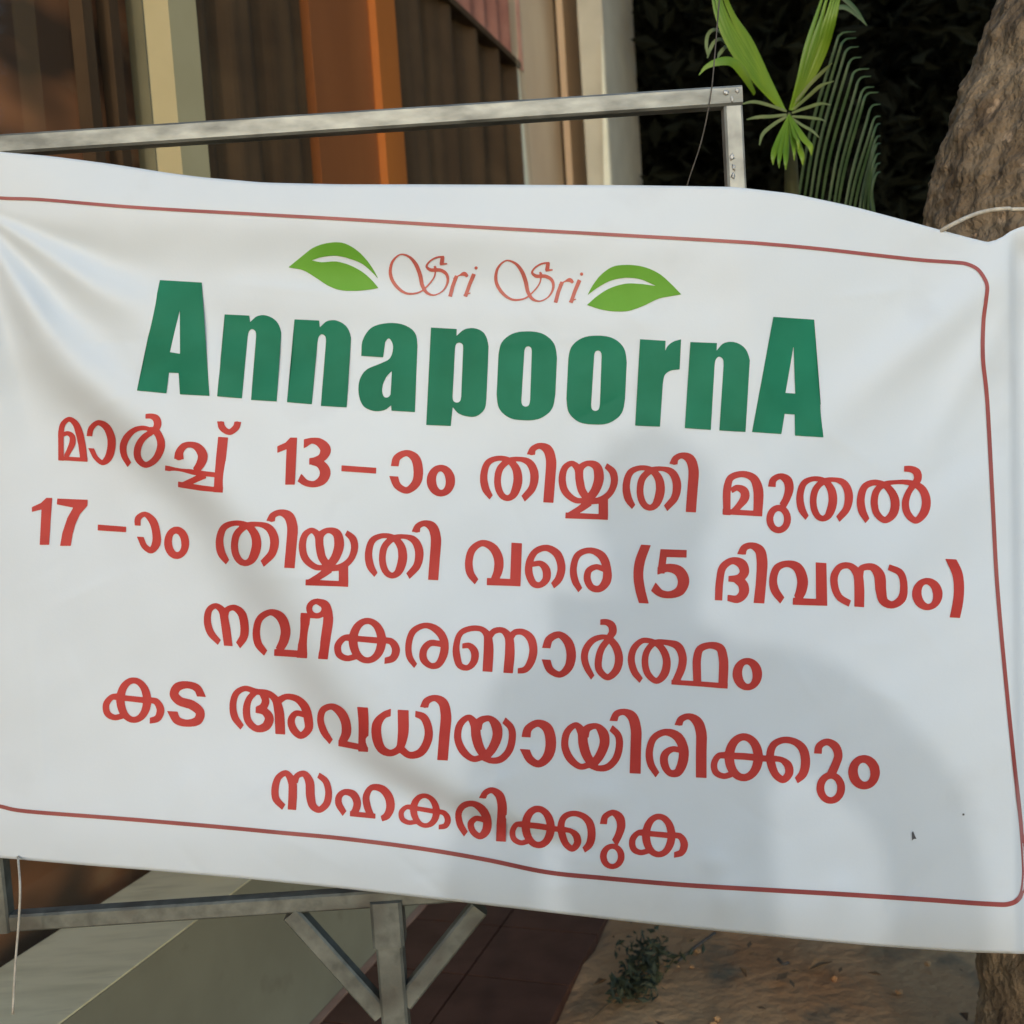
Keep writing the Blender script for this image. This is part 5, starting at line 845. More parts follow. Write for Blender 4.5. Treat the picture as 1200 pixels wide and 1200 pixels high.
    "l4":[[1538,7940,-26,6,-24,11,-23,14,-25,21,-18,20,-20,30,-14,28,-19,55,-47,5,-17,6,-13,6,-14,9,-21,17,-12,12,-16,20,-11,18,-10,22,-4,20,-3,25,2,27,5,28,7,20,10,20,20,22,21,16,26,12,30,9,26,3,22,-1,25,-5,53,-15,42,30,25,11,23,7,32,3,25,-2,23,-5,27,-11,25,-15,22,-19,22,-25,17,-25,15,-30,12,-32,14,-63,2,-3,4,0,14,3,10,5,8,7,7,11,9,17,6,20,3,15,-1,18,-7,32,-6,12,-6,8,-15,8,-40,11,-4,3,-2,66,1,2,3,0,64,-9,26,-8,14,-7,22,-18,18,-26,13,-27,9,-30,3,-27,-3,-30,-9,-28,-14,-28,-26,-32,-25,-21,-12,-6,-16,-5,-22,-4,-25,-2,-4,-2,-5,-30,-9,-32,-12,-33,-12,-25,-22,-32,-19,-22,-20,-18,-30,-20,-22,-10,-20,-6,-32,-4],[2138,7982,-30,4,-36,11,-14,7,-16,10,-20,21,-19,30,-12,35,-4,32,2,16,4,17,12,25,17,22,23,24,27,21,16,9,22,10,102,29,33,19,30,21,14,13,5,7,-1,13,-6,17,-6,10,-9,7,-30,13,-37,7,-17,0,-20,-2,-36,-10,-14,-8,-11,-7,-9,-15,-17,-48,-3,-3,-113,-7,-4,0,-1,6,43,87,18,27,11,14,14,12,29,16,20,8,30,8,30,5,30,2,40,0,33,-2,30,-4,20,-6,30,-13,19,-14,18,-23,12,-25,10,-32,3,-30,-4,-30,-10,-26,-15,-22,-16,-18,-25,-22,-30,-21,-28,-17,-32,-13,-85,-20,-20,-7,-17,-12,-18,-18,-7,-10,1,-10,5,-12,9,-13,7,-7,13,-7,17,-7,23,-6,20,-2,20,0,17,4,20,6,17,8,16,12,12,14,16,46,4,4,95,6,5,-1,1,-5,-32,-74,-10,-20,-17,-24,-24,-22,-16,-9,-23,-11,-47,-13,-52,-7],[1550,8012,20,-2,12,3,13,4,17,12,19,21,14,22,15,38,11,45,1,10,-2,4,-198,-21,-4,-1,-2,-2,2,-15,6,-25,9,-23,12,-22,15,-21,12,-12,16,-10],[2855,8037,-35,10,-35,16,-27,19,-21,23,-18,30,-13,33,-11,44,-6,48,-1,40,4,45,7,37,12,36,10,20,19,27,75,84,3,1,4,-4,33,-46,1,-5,-51,-77,-11,-23,-8,-23,-11,-40,-5,-37,-1,-33,4,-34,5,-28,8,-25,9,-20,10,-15,17,-16,20,-13,20,-8,20,-3,23,5,20,8,6,5,-3,4,-23,23,-17,23,-14,27,-15,40,-9,35,-5,40,0,45,4,40,6,30,6,20,9,20,13,23,13,17,22,23,17,14,23,17,30,15,30,8,30,1,27,-2,17,-4,33,-11,27,-17,23,-24,15,-25,12,-32,6,-28,0,-22,-5,-28,-8,-20,-15,-23,-18,-19,-28,-23,-4,-5,16,-30,10,-32,1,-28,-6,-30,1,-4,8,5,11,11,16,23,9,23,7,32,14,102,9,210,2,18,7,2,100,6,5,0,2,-3,-7,-183,-5,-62,-11,-60,-19,-60,4,-5,36,-28,12,-6,16,-3,24,2,28,7,27,11,21,13,22,21,20,26,18,29,8,23,-4,2,-30,-6,-20,-2,-14,1,-18,5,-15,8,-19,14,-16,18,-15,22,-10,23,-6,23,-1,20,1,24,4,23,9,27,11,26,14,22,31,35,27,23,27,15,16,5,17,2,17,-2,16,-4,30,-16,27,-22,20,-21,10,-13,11,-17,10,-27,3,-20,2,-28,-2,-32,-6,-53,-14,-67,-19,-53,-20,-35,-31,-38,-22,-20,-25,-18,-30,-18,-37,-15,-35,-8,-42,-5,-30,1,-28,5,-22,7,-46,24,-4,0,-26,-25,-30,-23,-27,-16,-35,-14,-40,-9,-70,-4,-25,-4,-20,-6,-53,-19,-30,-8,-24,-2],[3012,8142,26,2,4,3,21,45,4,13,0,7,-6,23,-13,21,-10,7,-33,14,-3,3,-6,12,-2,58,1,2,5,3,50,9,20,8,10,8,12,15,8,15,3,10,-2,12,-6,17,-7,13,-8,11,-11,9,-17,10,-14,6,-16,2,-7,-1,-10,-4,-19,-15,-19,-20,-17,-25,-8,-17,-6,-23,-4,-27,-2,-28,0,-38,3,-30,6,-30,10,-27,9,-17,11,-16,36,-36],[5068,8145,-36,8,-24,10,-23,13,-15,11,-13,15,-9,16,-23,57,-3,10,6,2,27,2,15,6,10,1,22,-4,16,0,2,-5,8,-32,5,-10,11,-10,14,-9,14,-6,13,-3,13,2,17,11,16,15,12,17,8,23,6,35,6,58,0,42,-3,48,-15,150,-22,284,2,3,5,2,115,6,2,-3,1,-5,24,-295,12,-110,5,-52,0,-50,-2,-28,-7,-52,-7,-36,-13,-40,-18,-32,-17,-20,-23,-18,-30,-15,-40,-11,-37,-3],[1325,8202,7,-2,23,3,6,2,3,33,5,34,10,36,10,27,12,25,0,2,-3,3,-36,9,-12,1,-10,-2,-18,-7,-14,-10,-13,-11,-6,-10,-6,-17,-3,-20,0,-20,2,-16,6,-14,11,-18,12,-15],[1461,8218,4,-3,5,0,192,23,9,2,1,10,-5,30,-12,40,-14,28,-20,27,-13,11,-13,8,-13,4,-14,2,-16,-2,-12,-5,-13,-8,-12,-11,-13,-15,-10,-17,-17,-40,-11,-47],[3855,8245,-33,8,-24,10,-23,13,-16,14,-12,15,-13,23,-9,27,-6,27,-4,40,1,30,5,36,8,32,12,35,14,33,17,29,20,27,68,76,5,-4,34,-48,-3,-8,-47,-75,-18,-35,-26,-68,-6,-24,-4,-26,1,-24,4,-23,7,-23,8,-15,13,-12,20,-11,20,-6,17,0,13,7,17,14,21,23,21,28,14,22,12,26,10,27,6,23,5,47,-2,47,-6,28,-21,48,0,10,-7,2,-1,2,-3,63,1,7,7,3,220,42,5,3,1,12,1,3,3,2,108,5,3,-7,6,-220,1,-103,-2,-90,-7,-94,-2,-6,-7,-1,-110,-7,-4,1,-3,3,13,127,3,70,0,97,-2,126,-1,5,-6,1,-114,-24,-6,-2,1,-6,23,-37,12,-30,7,-37,1,-48,-6,-50,-12,-50,-18,-45,-13,-25,-13,-20,-19,-24,-23,-21,-24,-18,-28,-15,-28,-11,-27,-7,-25,-1],
     [4575,8307,-57,20,-23,10,-27,17,-33,24,-25,22,-21,25,-18,30,-8,20,-7,27,-5,40,0,40,4,43,7,40,14,47,14,36,18,32,22,29,28,23,37,19,43,12,37,2,33,-5,37,-14,37,-21,6,1,42,34,28,17,20,8,30,7,34,1,46,-7,32,-10,32,-17,18,-14,26,-27,14,-20,18,-30,13,-28,14,-35,10,-33,5,-30,3,-32,0,-32,-4,-33,-5,-30,-9,-35,-12,-32,-13,-28,-12,-20,-13,-16,-13,-12,-14,-11,-13,-7,-30,-10,-65,-14,-2,1,-4,64,1,7,45,20,16,10,16,20,15,33,11,35,6,32,2,30,-2,33,-8,40,-15,43,-18,37,-23,33,-20,19,-28,14,-30,9,-24,0,-13,-5,-15,-10,-36,-35,-3,-5,18,-45,10,-35,10,-40,9,-57,3,-70,-2,-180,-1,-3,-6,-2,-112,-6,-8,1,-2,10,3,180,0,62,-7,112,-5,40,-4,16,-5,10,-8,10,-12,9,-14,9,-16,6,-12,3,-12,-1,-23,-9,-22,-15,-14,-15,-12,-23,-13,-37,-10,-47,-6,-46,-2,-44,2,-30,6,-28,12,-28,16,-27,16,-17,12,-10,15,-5,27,-7,6,-4,3,-80,-1,-5],[7278,8307,-30,6,-23,8,-20,11,-14,13,-11,13,-11,20,-27,67,8,3,82,4,4,-4,11,-40,5,-11,8,-6,11,-6,24,-6,15,2,16,9,18,18,15,20,12,27,10,40,9,55,3,42,-1,53,-14,413,2,2,5,2,120,6,2,-3,1,-5,5,-305,5,-107,1,-56,-3,-47,-4,-27,-10,-50,-9,-33,-14,-37,-19,-30,-18,-19,-24,-18,-30,-13,-38,-10,-38,-3],[8048,8360,-26,5,-24,9,-23,11,-23,16,-12,14,-9,15,-23,55,-3,10,5,3,30,2,20,5,35,-4,3,-4,8,-32,6,-10,10,-8,16,-9,12,-4,12,-2,13,3,15,11,18,20,16,24,12,25,9,33,8,37,5,40,0,47,-3,150,0,286,3,3,4,1,116,6,2,-3,0,-5,0,-305,5,-163,-5,-57,-7,-37,-11,-43,-12,-33,-18,-31,-22,-27,-25,-20,-30,-17,-40,-14,-37,-5],[5475,8375,-23,8,-27,15,-27,21,-28,30,-14,21,-15,32,-8,26,-8,34,-4,38,-1,38,4,37,6,27,12,38,16,38,20,33,22,29,31,30,44,32,35,18,18,6,20,4,20,1,24,-3,58,-18,12,6,8,6,8,1,32,14,22,8,48,6,40,0,30,-5,30,-10,28,-15,27,-21,36,-38,18,-24,14,-23,13,-27,8,-23,10,-35,6,-30,5,-38,2,-34,0,-30,-4,-30,-6,-26,-9,-24,-12,-23,-11,-15,-20,-20,-57,-50,-6,-1,-2,4,-32,59,2,6,40,37,15,17,9,16,6,22,3,38,-3,47,-8,50,-13,43,-14,32,-17,27,-23,25,-25,23,-22,12,-26,8,-27,4,-27,-1,-5,-3,1,-3,47,-54,19,-28,16,-28,25,-52,19,-54,5,-21,3,-27,0,-50,-3,-26,-5,-20,-9,-24,-8,-16,-23,-29,-32,-28,-28,-17,-35,-12,-17,-3,-26,0,-44,6,-28,8,-15,7,-15,9,-12,10,-6,2,-32,-30,-24,-15,-14,-5,-14,-2],[3486,8392,22,3,42,11,5,2,2,4,13,78,1,20,-1,12,-7,16,-12,17,-14,15,-12,8,-7,-4,-12,-12,-25,-32,-15,-30,-9,-30,-2,-25,5,-23,12,-22,6,-5],[6302,8432,-20,3,-17,4,-34,13,-42,26,-29,24,-18,23,-12,27,-7,26,-10,54,2,4,5,1,95,5,3,-4,4,-48,4,-18,9,-14,17,-17,28,-17,20,-6,10,1,10,5,22,15,20,22,13,27,11,42,6,58,0,50,-7,47,-10,37,-15,30,-15,23,-17,20,-16,13,-10,1,-12,-5,-15,-10,-17,-16,-15,-16,-12,-22,-21,-52,-2,-4,-108,-7,-6,1,-2,2,55,112,18,26,15,17,35,27,37,20,30,10,30,3,20,-3,20,-6,18,-7,28,-16,17,-13,27,-25,25,-30,21,-37,16,-46,6,-24,5,-36,3,-52,-4,-58,-13,-60,-15,-42,-10,-20,-14,-20,-14,-16,-16,-13,-17,-11,-26,-12,-19,-7,-28,-6,-17,-2],[5484,8445,6,3,6,12,18,50,3,20,4,90,9,48,13,47,13,40,15,33,18,30,19,27,0,3,-4,2,-26,9,-20,1,-20,-8,-26,-19,-26,-28,-26,-34,-22,-36,-18,-40,-11,-35,-4,-28,0,-32,5,-38,8,-32,11,-25,16,-24,23,-24],[5716,8452,9,1,7,7,9,15,9,20,12,35,6,25,4,25,1,25,-7,40,-20,55,-24,50,-20,29,-7,7,-5,-5,-16,-31,-19,-55,-20,-87,-4,-50,1,-4,9,-2,3,-2,8,-52,7,-18,11,-10,15,-8,15,-6],[6730,8465,-22,8,-28,15,-28,21,-27,30,-14,21,-15,32,-8,26,-8,34,-4,38,-1,38,4,37,6,27,12,38,16,38,19,33,23,29,31,30,44,32,35,18,17,6,20,4,20,1,26,-3,57,-18,13,6,7,6,7,1,33,14,23,8,47,6,40,0,30,-5,30,-10,27,-15,28,-21,36,-38,18,-24,14,-23,13,-27,8,-23,10,-35,6,-30,5,-38,2,-34,0,-30,-4,-30,-6,-26,-9,-24,-12,-23,-11,-15,-20,-20,-58,-50,-4,-1,-3,4,-32,59,2,6,40,37,15,17,9,16,6,22,3,38,-3,47,-8,50,-13,43,-14,32,-18,27,-22,25,-25,23,-23,12,-24,8,-28,4,-28,-1,-4,-3,1,-3,47,-54,19,-28,16,-28,25,-52,19,-54,5,-21,3,-27,0,-50,-3,-26,-5,-20,-9,-24,-8,-16,-23,-29,-33,-28,-27,-17,-35,-12,-18,-3,-24,0,-46,6,-27,8,-15,7,-15,9,-13,10,-4,2,-33,-30,-24,-15,-13,-5,-16,-2],[6739,8535,6,3,6,12,18,50,3,20,4,90,9,48,13,47,13,40,15,33,18,30,19,27,0,3,-4,2,-27,9,-20,1,-19,-8,-25,-19,-27,-28,-26,-34,-22,-36,-18,-40,-11,-35,-4,-28,0,-32,5,-38,8,-32,11,-25,16,-24,22,-24],
     [7800,8540,-22,3,-33,8,-30,12,-24,12,-24,15,-18,15,-21,23,-14,20,-17,34,-13,36,-10,40,-6,34,-3,36,0,34,4,36,6,32,15,48,19,34,71,96,2,1,3,-1,42,-56,-2,-4,-36,-60,-15,-28,-10,-28,-8,-37,-5,-40,0,-40,8,-53,11,-42,13,-30,14,-20,21,-19,27,-16,25,-10,28,-5,22,3,28,10,30,18,14,12,13,13,22,34,12,25,3,13,-4,1,-30,-5,-20,0,-33,5,-25,9,-22,11,-23,16,-11,10,-12,12,-10,15,-9,20,-6,18,-3,20,-2,25,4,43,9,32,20,42,27,38,24,22,25,16,31,9,30,3,33,-4,17,-5,16,-9,14,-11,13,-13,10,-13,18,-27,15,-30,11,-28,7,-22,9,-36,7,-60,0,-50,-3,-22,-6,-32,-18,-56,-19,-40,-24,-34,-14,-17,-16,-13,-34,-22,-38,-15,-32,-8,-20,-2],[6971,8542,9,1,8,7,8,15,9,20,12,35,6,25,4,25,1,25,-7,40,-20,55,-24,50,-19,29,-8,7,-5,-5,-16,-31,-19,-55,-20,-87,-4,-50,2,-4,8,-2,3,-2,8,-52,7,-18,11,-10,15,-8,15,-6],[8710,8592,-25,3,-27,7,-28,11,-30,19,-21,18,-19,20,-23,32,-16,30,-12,30,-14,47,-7,2,-50,5,-16,3,-10,4,-12,7,-13,10,-15,16,-12,16,-16,30,-11,30,-4,28,0,35,7,33,12,30,14,20,20,18,20,12,23,10,25,7,20,4,22,1,28,-4,52,-16,5,-2,3,-6,2,0,23,17,25,16,28,11,24,7,38,3,25,-2,27,-7,30,-13,23,-13,33,-28,18,-21,16,-22,20,-35,13,-35,13,-52,4,-4,33,2,5,1,2,3,15,60,10,30,14,30,24,42,23,28,19,18,20,14,21,13,17,8,20,4,17,1,18,-4,12,-5,28,-19,22,-22,19,-26,12,-24,6,-28,1,-28,-4,-30,-9,-27,-12,-23,-16,-20,-22,-17,-22,-14,-33,-15,-24,-8,-23,-5,-28,-3,-9,-4,-23,-1,-3,-7,3,-28,7,-30,9,-22,12,-18,19,-16,28,-14,28,-9,27,-3,27,3,30,6,28,11,20,11,21,19,17,19,14,23,10,25,9,40,5,45,-1,42,-5,43,-9,33,-11,27,-12,17,-32,40,0,6,30,57,4,4,2,-1,56,-38,22,-19,20,-23,10,-18,13,-28,9,-30,7,-32,4,-32,1,-33,-1,-37,-4,-33,-11,-50,-13,-32,-10,-19,-11,-16,-20,-23,-36,-30,-28,-16,-38,-17,-32,-10,-35,-7,-33,-3,-34,1,-38,6,-32,10,-28,11,-25,15,-20,15,-15,15,-20,30,-16,35,-11,40,-5,41,-6,2,-24,-2,-7,-3,-8,-50,-9,-33,-13,-33,-19,-34,-16,-23,-18,-20,-30,-26,-26,-15,-22,-10,-35,-10],[9680,8655,-30,7,-30,13,-32,22,-20,20,-10,16,-9,25,-4,22,-6,48,9,2,80,4,3,-6,2,-50,4,-13,12,-13,16,-10,15,-6,12,-1,16,6,17,12,15,15,14,17,9,20,8,23,3,22,-2,18,-9,32,-30,72,-40,80,-38,19,-22,17,-26,27,-16,25,-10,22,-8,28,-5,40,1,28,6,30,6,17,10,23,16,24,11,14,14,14,24,18,16,8,20,8,26,5,17,1,20,-1,25,-6,20,-7,20,-11,22,-17,25,-28,13,-20,11,-25,8,-25,4,-28,0,-40,-5,-27,-8,-25,-18,-35,-17,-22,-17,-17,-18,-13,-14,-8,-3,-5,23,-50,37,-95,7,-27,3,-18,0,-38,-7,-40,-12,-34,-11,-20,-10,-16,-21,-22,-27,-19,-40,-18,-30,-7,-15,-2],[8701,8680,19,-2,12,2,13,5,17,10,22,23,15,22,15,35,11,45,2,10,-2,4,-100,-10,-110,-4,-7,-2,3,-18,8,-28,9,-22,16,-28,14,-17,14,-12,14,-8],[7890,8812,22,0,40,9,4,4,0,13,-3,34,-7,36,-11,44,-13,36,-8,20,-8,10,-11,5,-15,1,-10,-2,-8,-6,-9,-14,-8,-17,-8,-25,-7,-25,-2,-23,-1,-20,5,-27,10,-18,10,-12,13,-10,13,-8],[10102,8850,-30,7,-17,6,-23,13,-19,14,-15,14,-20,24,-13,21,-8,19,-10,30,-6,30,-1,22,2,25,6,33,6,20,11,22,17,28,13,15,17,17,26,17,17,10,23,8,30,6,20,1,22,-2,30,-7,18,-7,21,-11,20,-15,13,-12,22,-26,12,-20,9,-20,10,-30,6,-30,1,-22,-2,-25,-6,-33,-6,-20,-11,-22,-17,-27,-12,-16,-19,-17,-24,-17,-17,-9,-23,-9,-30,-6,-20,-1],[8440,8890,10,-2,35,2,5,2,9,60,9,30,10,28,17,32,0,5,-3,2,-32,12,-12,1,-10,-1,-18,-5,-18,-9,-14,-10,-11,-12,-6,-15,-5,-18,-1,-20,1,-17,4,-17,9,-20,11,-17],[8606,8898,114,6,105,11,2,3,-1,10,-12,44,-10,26,-17,30,-13,14,-14,13,-15,8,-13,5,-14,2,-16,-2,-14,-4,-16,-9,-12,-11,-13,-14,-12,-18,-10,-20,-8,-22,-7,-25,-6,-40,0,-5],[9085,8928,7,-2,28,2,15,3,10,4,13,8,11,12,19,25,6,15,6,17,2,16,0,14,-2,10,-7,16,-8,12,-10,11,-3,1,-4,-1,-18,-13,-18,-18,-10,-15,-10,-23,-11,-30,-15,-54],[10106,8940,14,0,15,3,15,9,12,11,13,17,10,18,8,22,4,18,2,20,0,22,-4,22,-6,18,-9,17,-10,11,-12,8,-13,4,-13,1,-14,-4,-13,-7,-15,-13,-10,-12,-11,-20,-7,-17,-7,-26,-2,-20,0,-22,4,-22,5,-18,9,-15,11,-13,10,-7],[9724,9128,16,-2,15,4,15,8,12,11,11,13,9,18,7,22,2,20,0,23,-2,17,-6,23,-8,17,-13,17,-12,11,-15,8,-15,4,-15,-1,-13,-5,-12,-7,-12,-11,-11,-16,-7,-14,-6,-20,-3,-20,-1,-18,2,-22,5,-18,8,-20,9,-15,14,-14,12,-8]],
    "l5":[[3340,9025,-25,5,-25,11,-28,19,-22,20,-17,22,-14,26,-11,30,-9,30,-7,37,-4,40,0,35,4,35,8,30,13,27,15,20,22,23,62,52,6,2,34,-59,-1,-5,-46,-47,-18,-26,-6,-14,-4,-18,-3,-40,2,-35,4,-37,7,-33,8,-25,9,-18,13,-14,18,-16,15,-6,5,3,7,11,13,30,11,35,4,25,1,38,-2,94,-8,153,7,2,84,6,6,-1,2,-2,10,-155,0,-110,-3,-45,3,-2,8,-1,2,-3,12,-44,8,-15,15,-9,17,-4,8,3,8,13,11,24,8,28,4,32,2,106,7,52,9,42,9,28,9,20,15,23,20,20,30,19,30,13,26,2,22,-3,26,-12,32,-22,24,-23,17,-22,9,-15,14,-38,4,-22,4,-30,1,-55,-3,-27,-5,-30,-13,-48,-10,-23,-10,-18,-14,-19,-14,-14,-22,-17,-55,-34,-5,6,-22,49,-1,2,3,4,48,39,16,20,9,20,8,25,6,28,3,27,0,30,-3,30,-6,30,-7,23,-11,20,-18,22,-19,18,-6,3,-5,0,-12,-9,-13,-14,-7,-13,-4,-15,-11,-95,-2,-107,-8,-43,-7,-20,-15,-27,-15,-23,-19,-22,-22,-19,-18,-9,-22,-6,-25,1,-30,8,-25,13,-20,14,-18,21,-4,3,-28,-31,-22,-19,-20,-10,-13,-4],[4380,9187,-25,5,-15,6,-15,10,-20,17,-17,20,-11,17,-13,26,-9,24,-7,36,0,27,2,23,5,30,8,34,9,28,12,28,0,2,-2,2,-70,-6,-5,-1,-1,-3,14,-34,8,-33,3,-30,-3,-30,-9,-33,-15,-34,-19,-27,-23,-21,-24,-13,-28,-8,-30,-4,-28,0,-24,4,-26,10,-22,13,-21,18,-18,25,-12,30,-4,37,3,38,7,22,14,28,63,90,3,1,5,-4,40,-52,-37,-63,-12,-24,-7,-28,1,-30,5,-15,12,-16,16,-10,14,-2,16,3,17,7,15,8,10,9,9,11,9,15,7,18,5,17,1,13,-1,17,-10,37,-6,13,-12,18,-10,4,-1,3,-1,53,5,3,45,5,240,23,8,-1,1,-5,1,-50,-2,-3,-16,-2,-4,-3,-18,-42,-11,-33,-9,-37,-7,-36,-3,-24,1,-18,3,-15,6,-20,9,-20,9,-12,7,-8,7,-4,13,0,23,3,22,8,20,10,15,12,17,19,17,25,11,22,9,25,5,30,2,27,-2,26,-6,24,-10,26,-12,20,-34,24,3,28,8,18,5,14,4,3,48,-14,18,-9,20,-16,18,-24,20,-34,15,-40,5,-30,1,-36,-4,-32,-8,-35,-14,-37,-17,-30,-26,-35,-24,-23,-26,-19,-28,-12,-32,-9,-33,-4],[5742,9227,-22,7,-20,8,-20,12,-18,14,-10,12,-11,15,-23,45,-4,10,4,3,32,2,15,4,30,-2,3,-5,10,-27,7,-10,20,-14,20,-6,10,3,13,10,16,17,13,17,8,19,7,27,6,42,2,35,-1,45,-9,135,-7,210,2,3,5,1,105,6,3,-7,3,-223,9,-120,1,-47,-4,-50,-14,-66,-11,-30,-14,-25,-20,-22,-23,-18,-27,-15,-28,-11,-28,-5],[4942,9300,-27,7,-23,10,-18,13,-16,15,-18,20,-10,17,-12,26,-6,16,-2,3,-38,1,-24,7,-30,17,-26,26,-11,14,-6,16,-5,17,-1,17,2,23,4,20,7,17,9,16,14,15,20,13,23,11,24,8,20,3,23,0,63,-11,37,25,20,9,20,7,27,4,20,0,20,-3,26,-7,20,-9,20,-14,17,-17,15,-17,13,-23,10,-22,12,-44,3,-3,2,-1,22,9,13,13,8,14,5,14,3,13,0,13,-6,22,-9,12,-11,5,-37,7,-6,2,-1,6,-1,46,5,2,60,-4,20,-6,15,-8,15,-14,14,-20,10,-23,5,-25,0,-22,-4,-20,-10,-23,-14,-20,-24,-25,-19,-12,-23,-8,-35,-6,-13,-49,-10,-23,-11,-20,-19,-27,-14,-15,-20,-17,-26,-16,-17,-8,-20,-7,-27,-4,-20,0],[4959,9355,19,-2,14,2,20,10,16,13,16,22,10,20,11,32,4,18,-1,6,-8,0,-160,-26,-6,-2,0,-8,6,-20,15,-30,10,-12,10,-10,10,-7],[5502,9382,-27,4,-25,6,-18,7,-20,10,-14,11,-18,17,-14,18,-10,17,-10,20,-6,20,-5,20,-1,20,0,28,4,30,13,55,11,27,16,29,57,79,3,2,2,-1,42,-56,-39,-67,-17,-40,-10,-38,-5,-28,-1,-24,3,-20,9,-20,13,-19,15,-15,18,-10,22,-9,25,-4,20,2,17,7,28,21,26,27,22,30,12,20,2,7,-4,1,-40,-7,-28,1,-25,10,-29,20,-23,25,-12,25,-3,15,0,15,1,18,5,20,10,27,17,30,19,23,23,20,29,18,26,9,20,2,24,-4,28,-13,18,-12,14,-13,16,-17,10,-14,8,-16,6,-18,9,-38,2,-50,-5,-42,-10,-42,-19,-43,-19,-33,-30,-34,-28,-22,-27,-17,-43,-17,-40,-9],
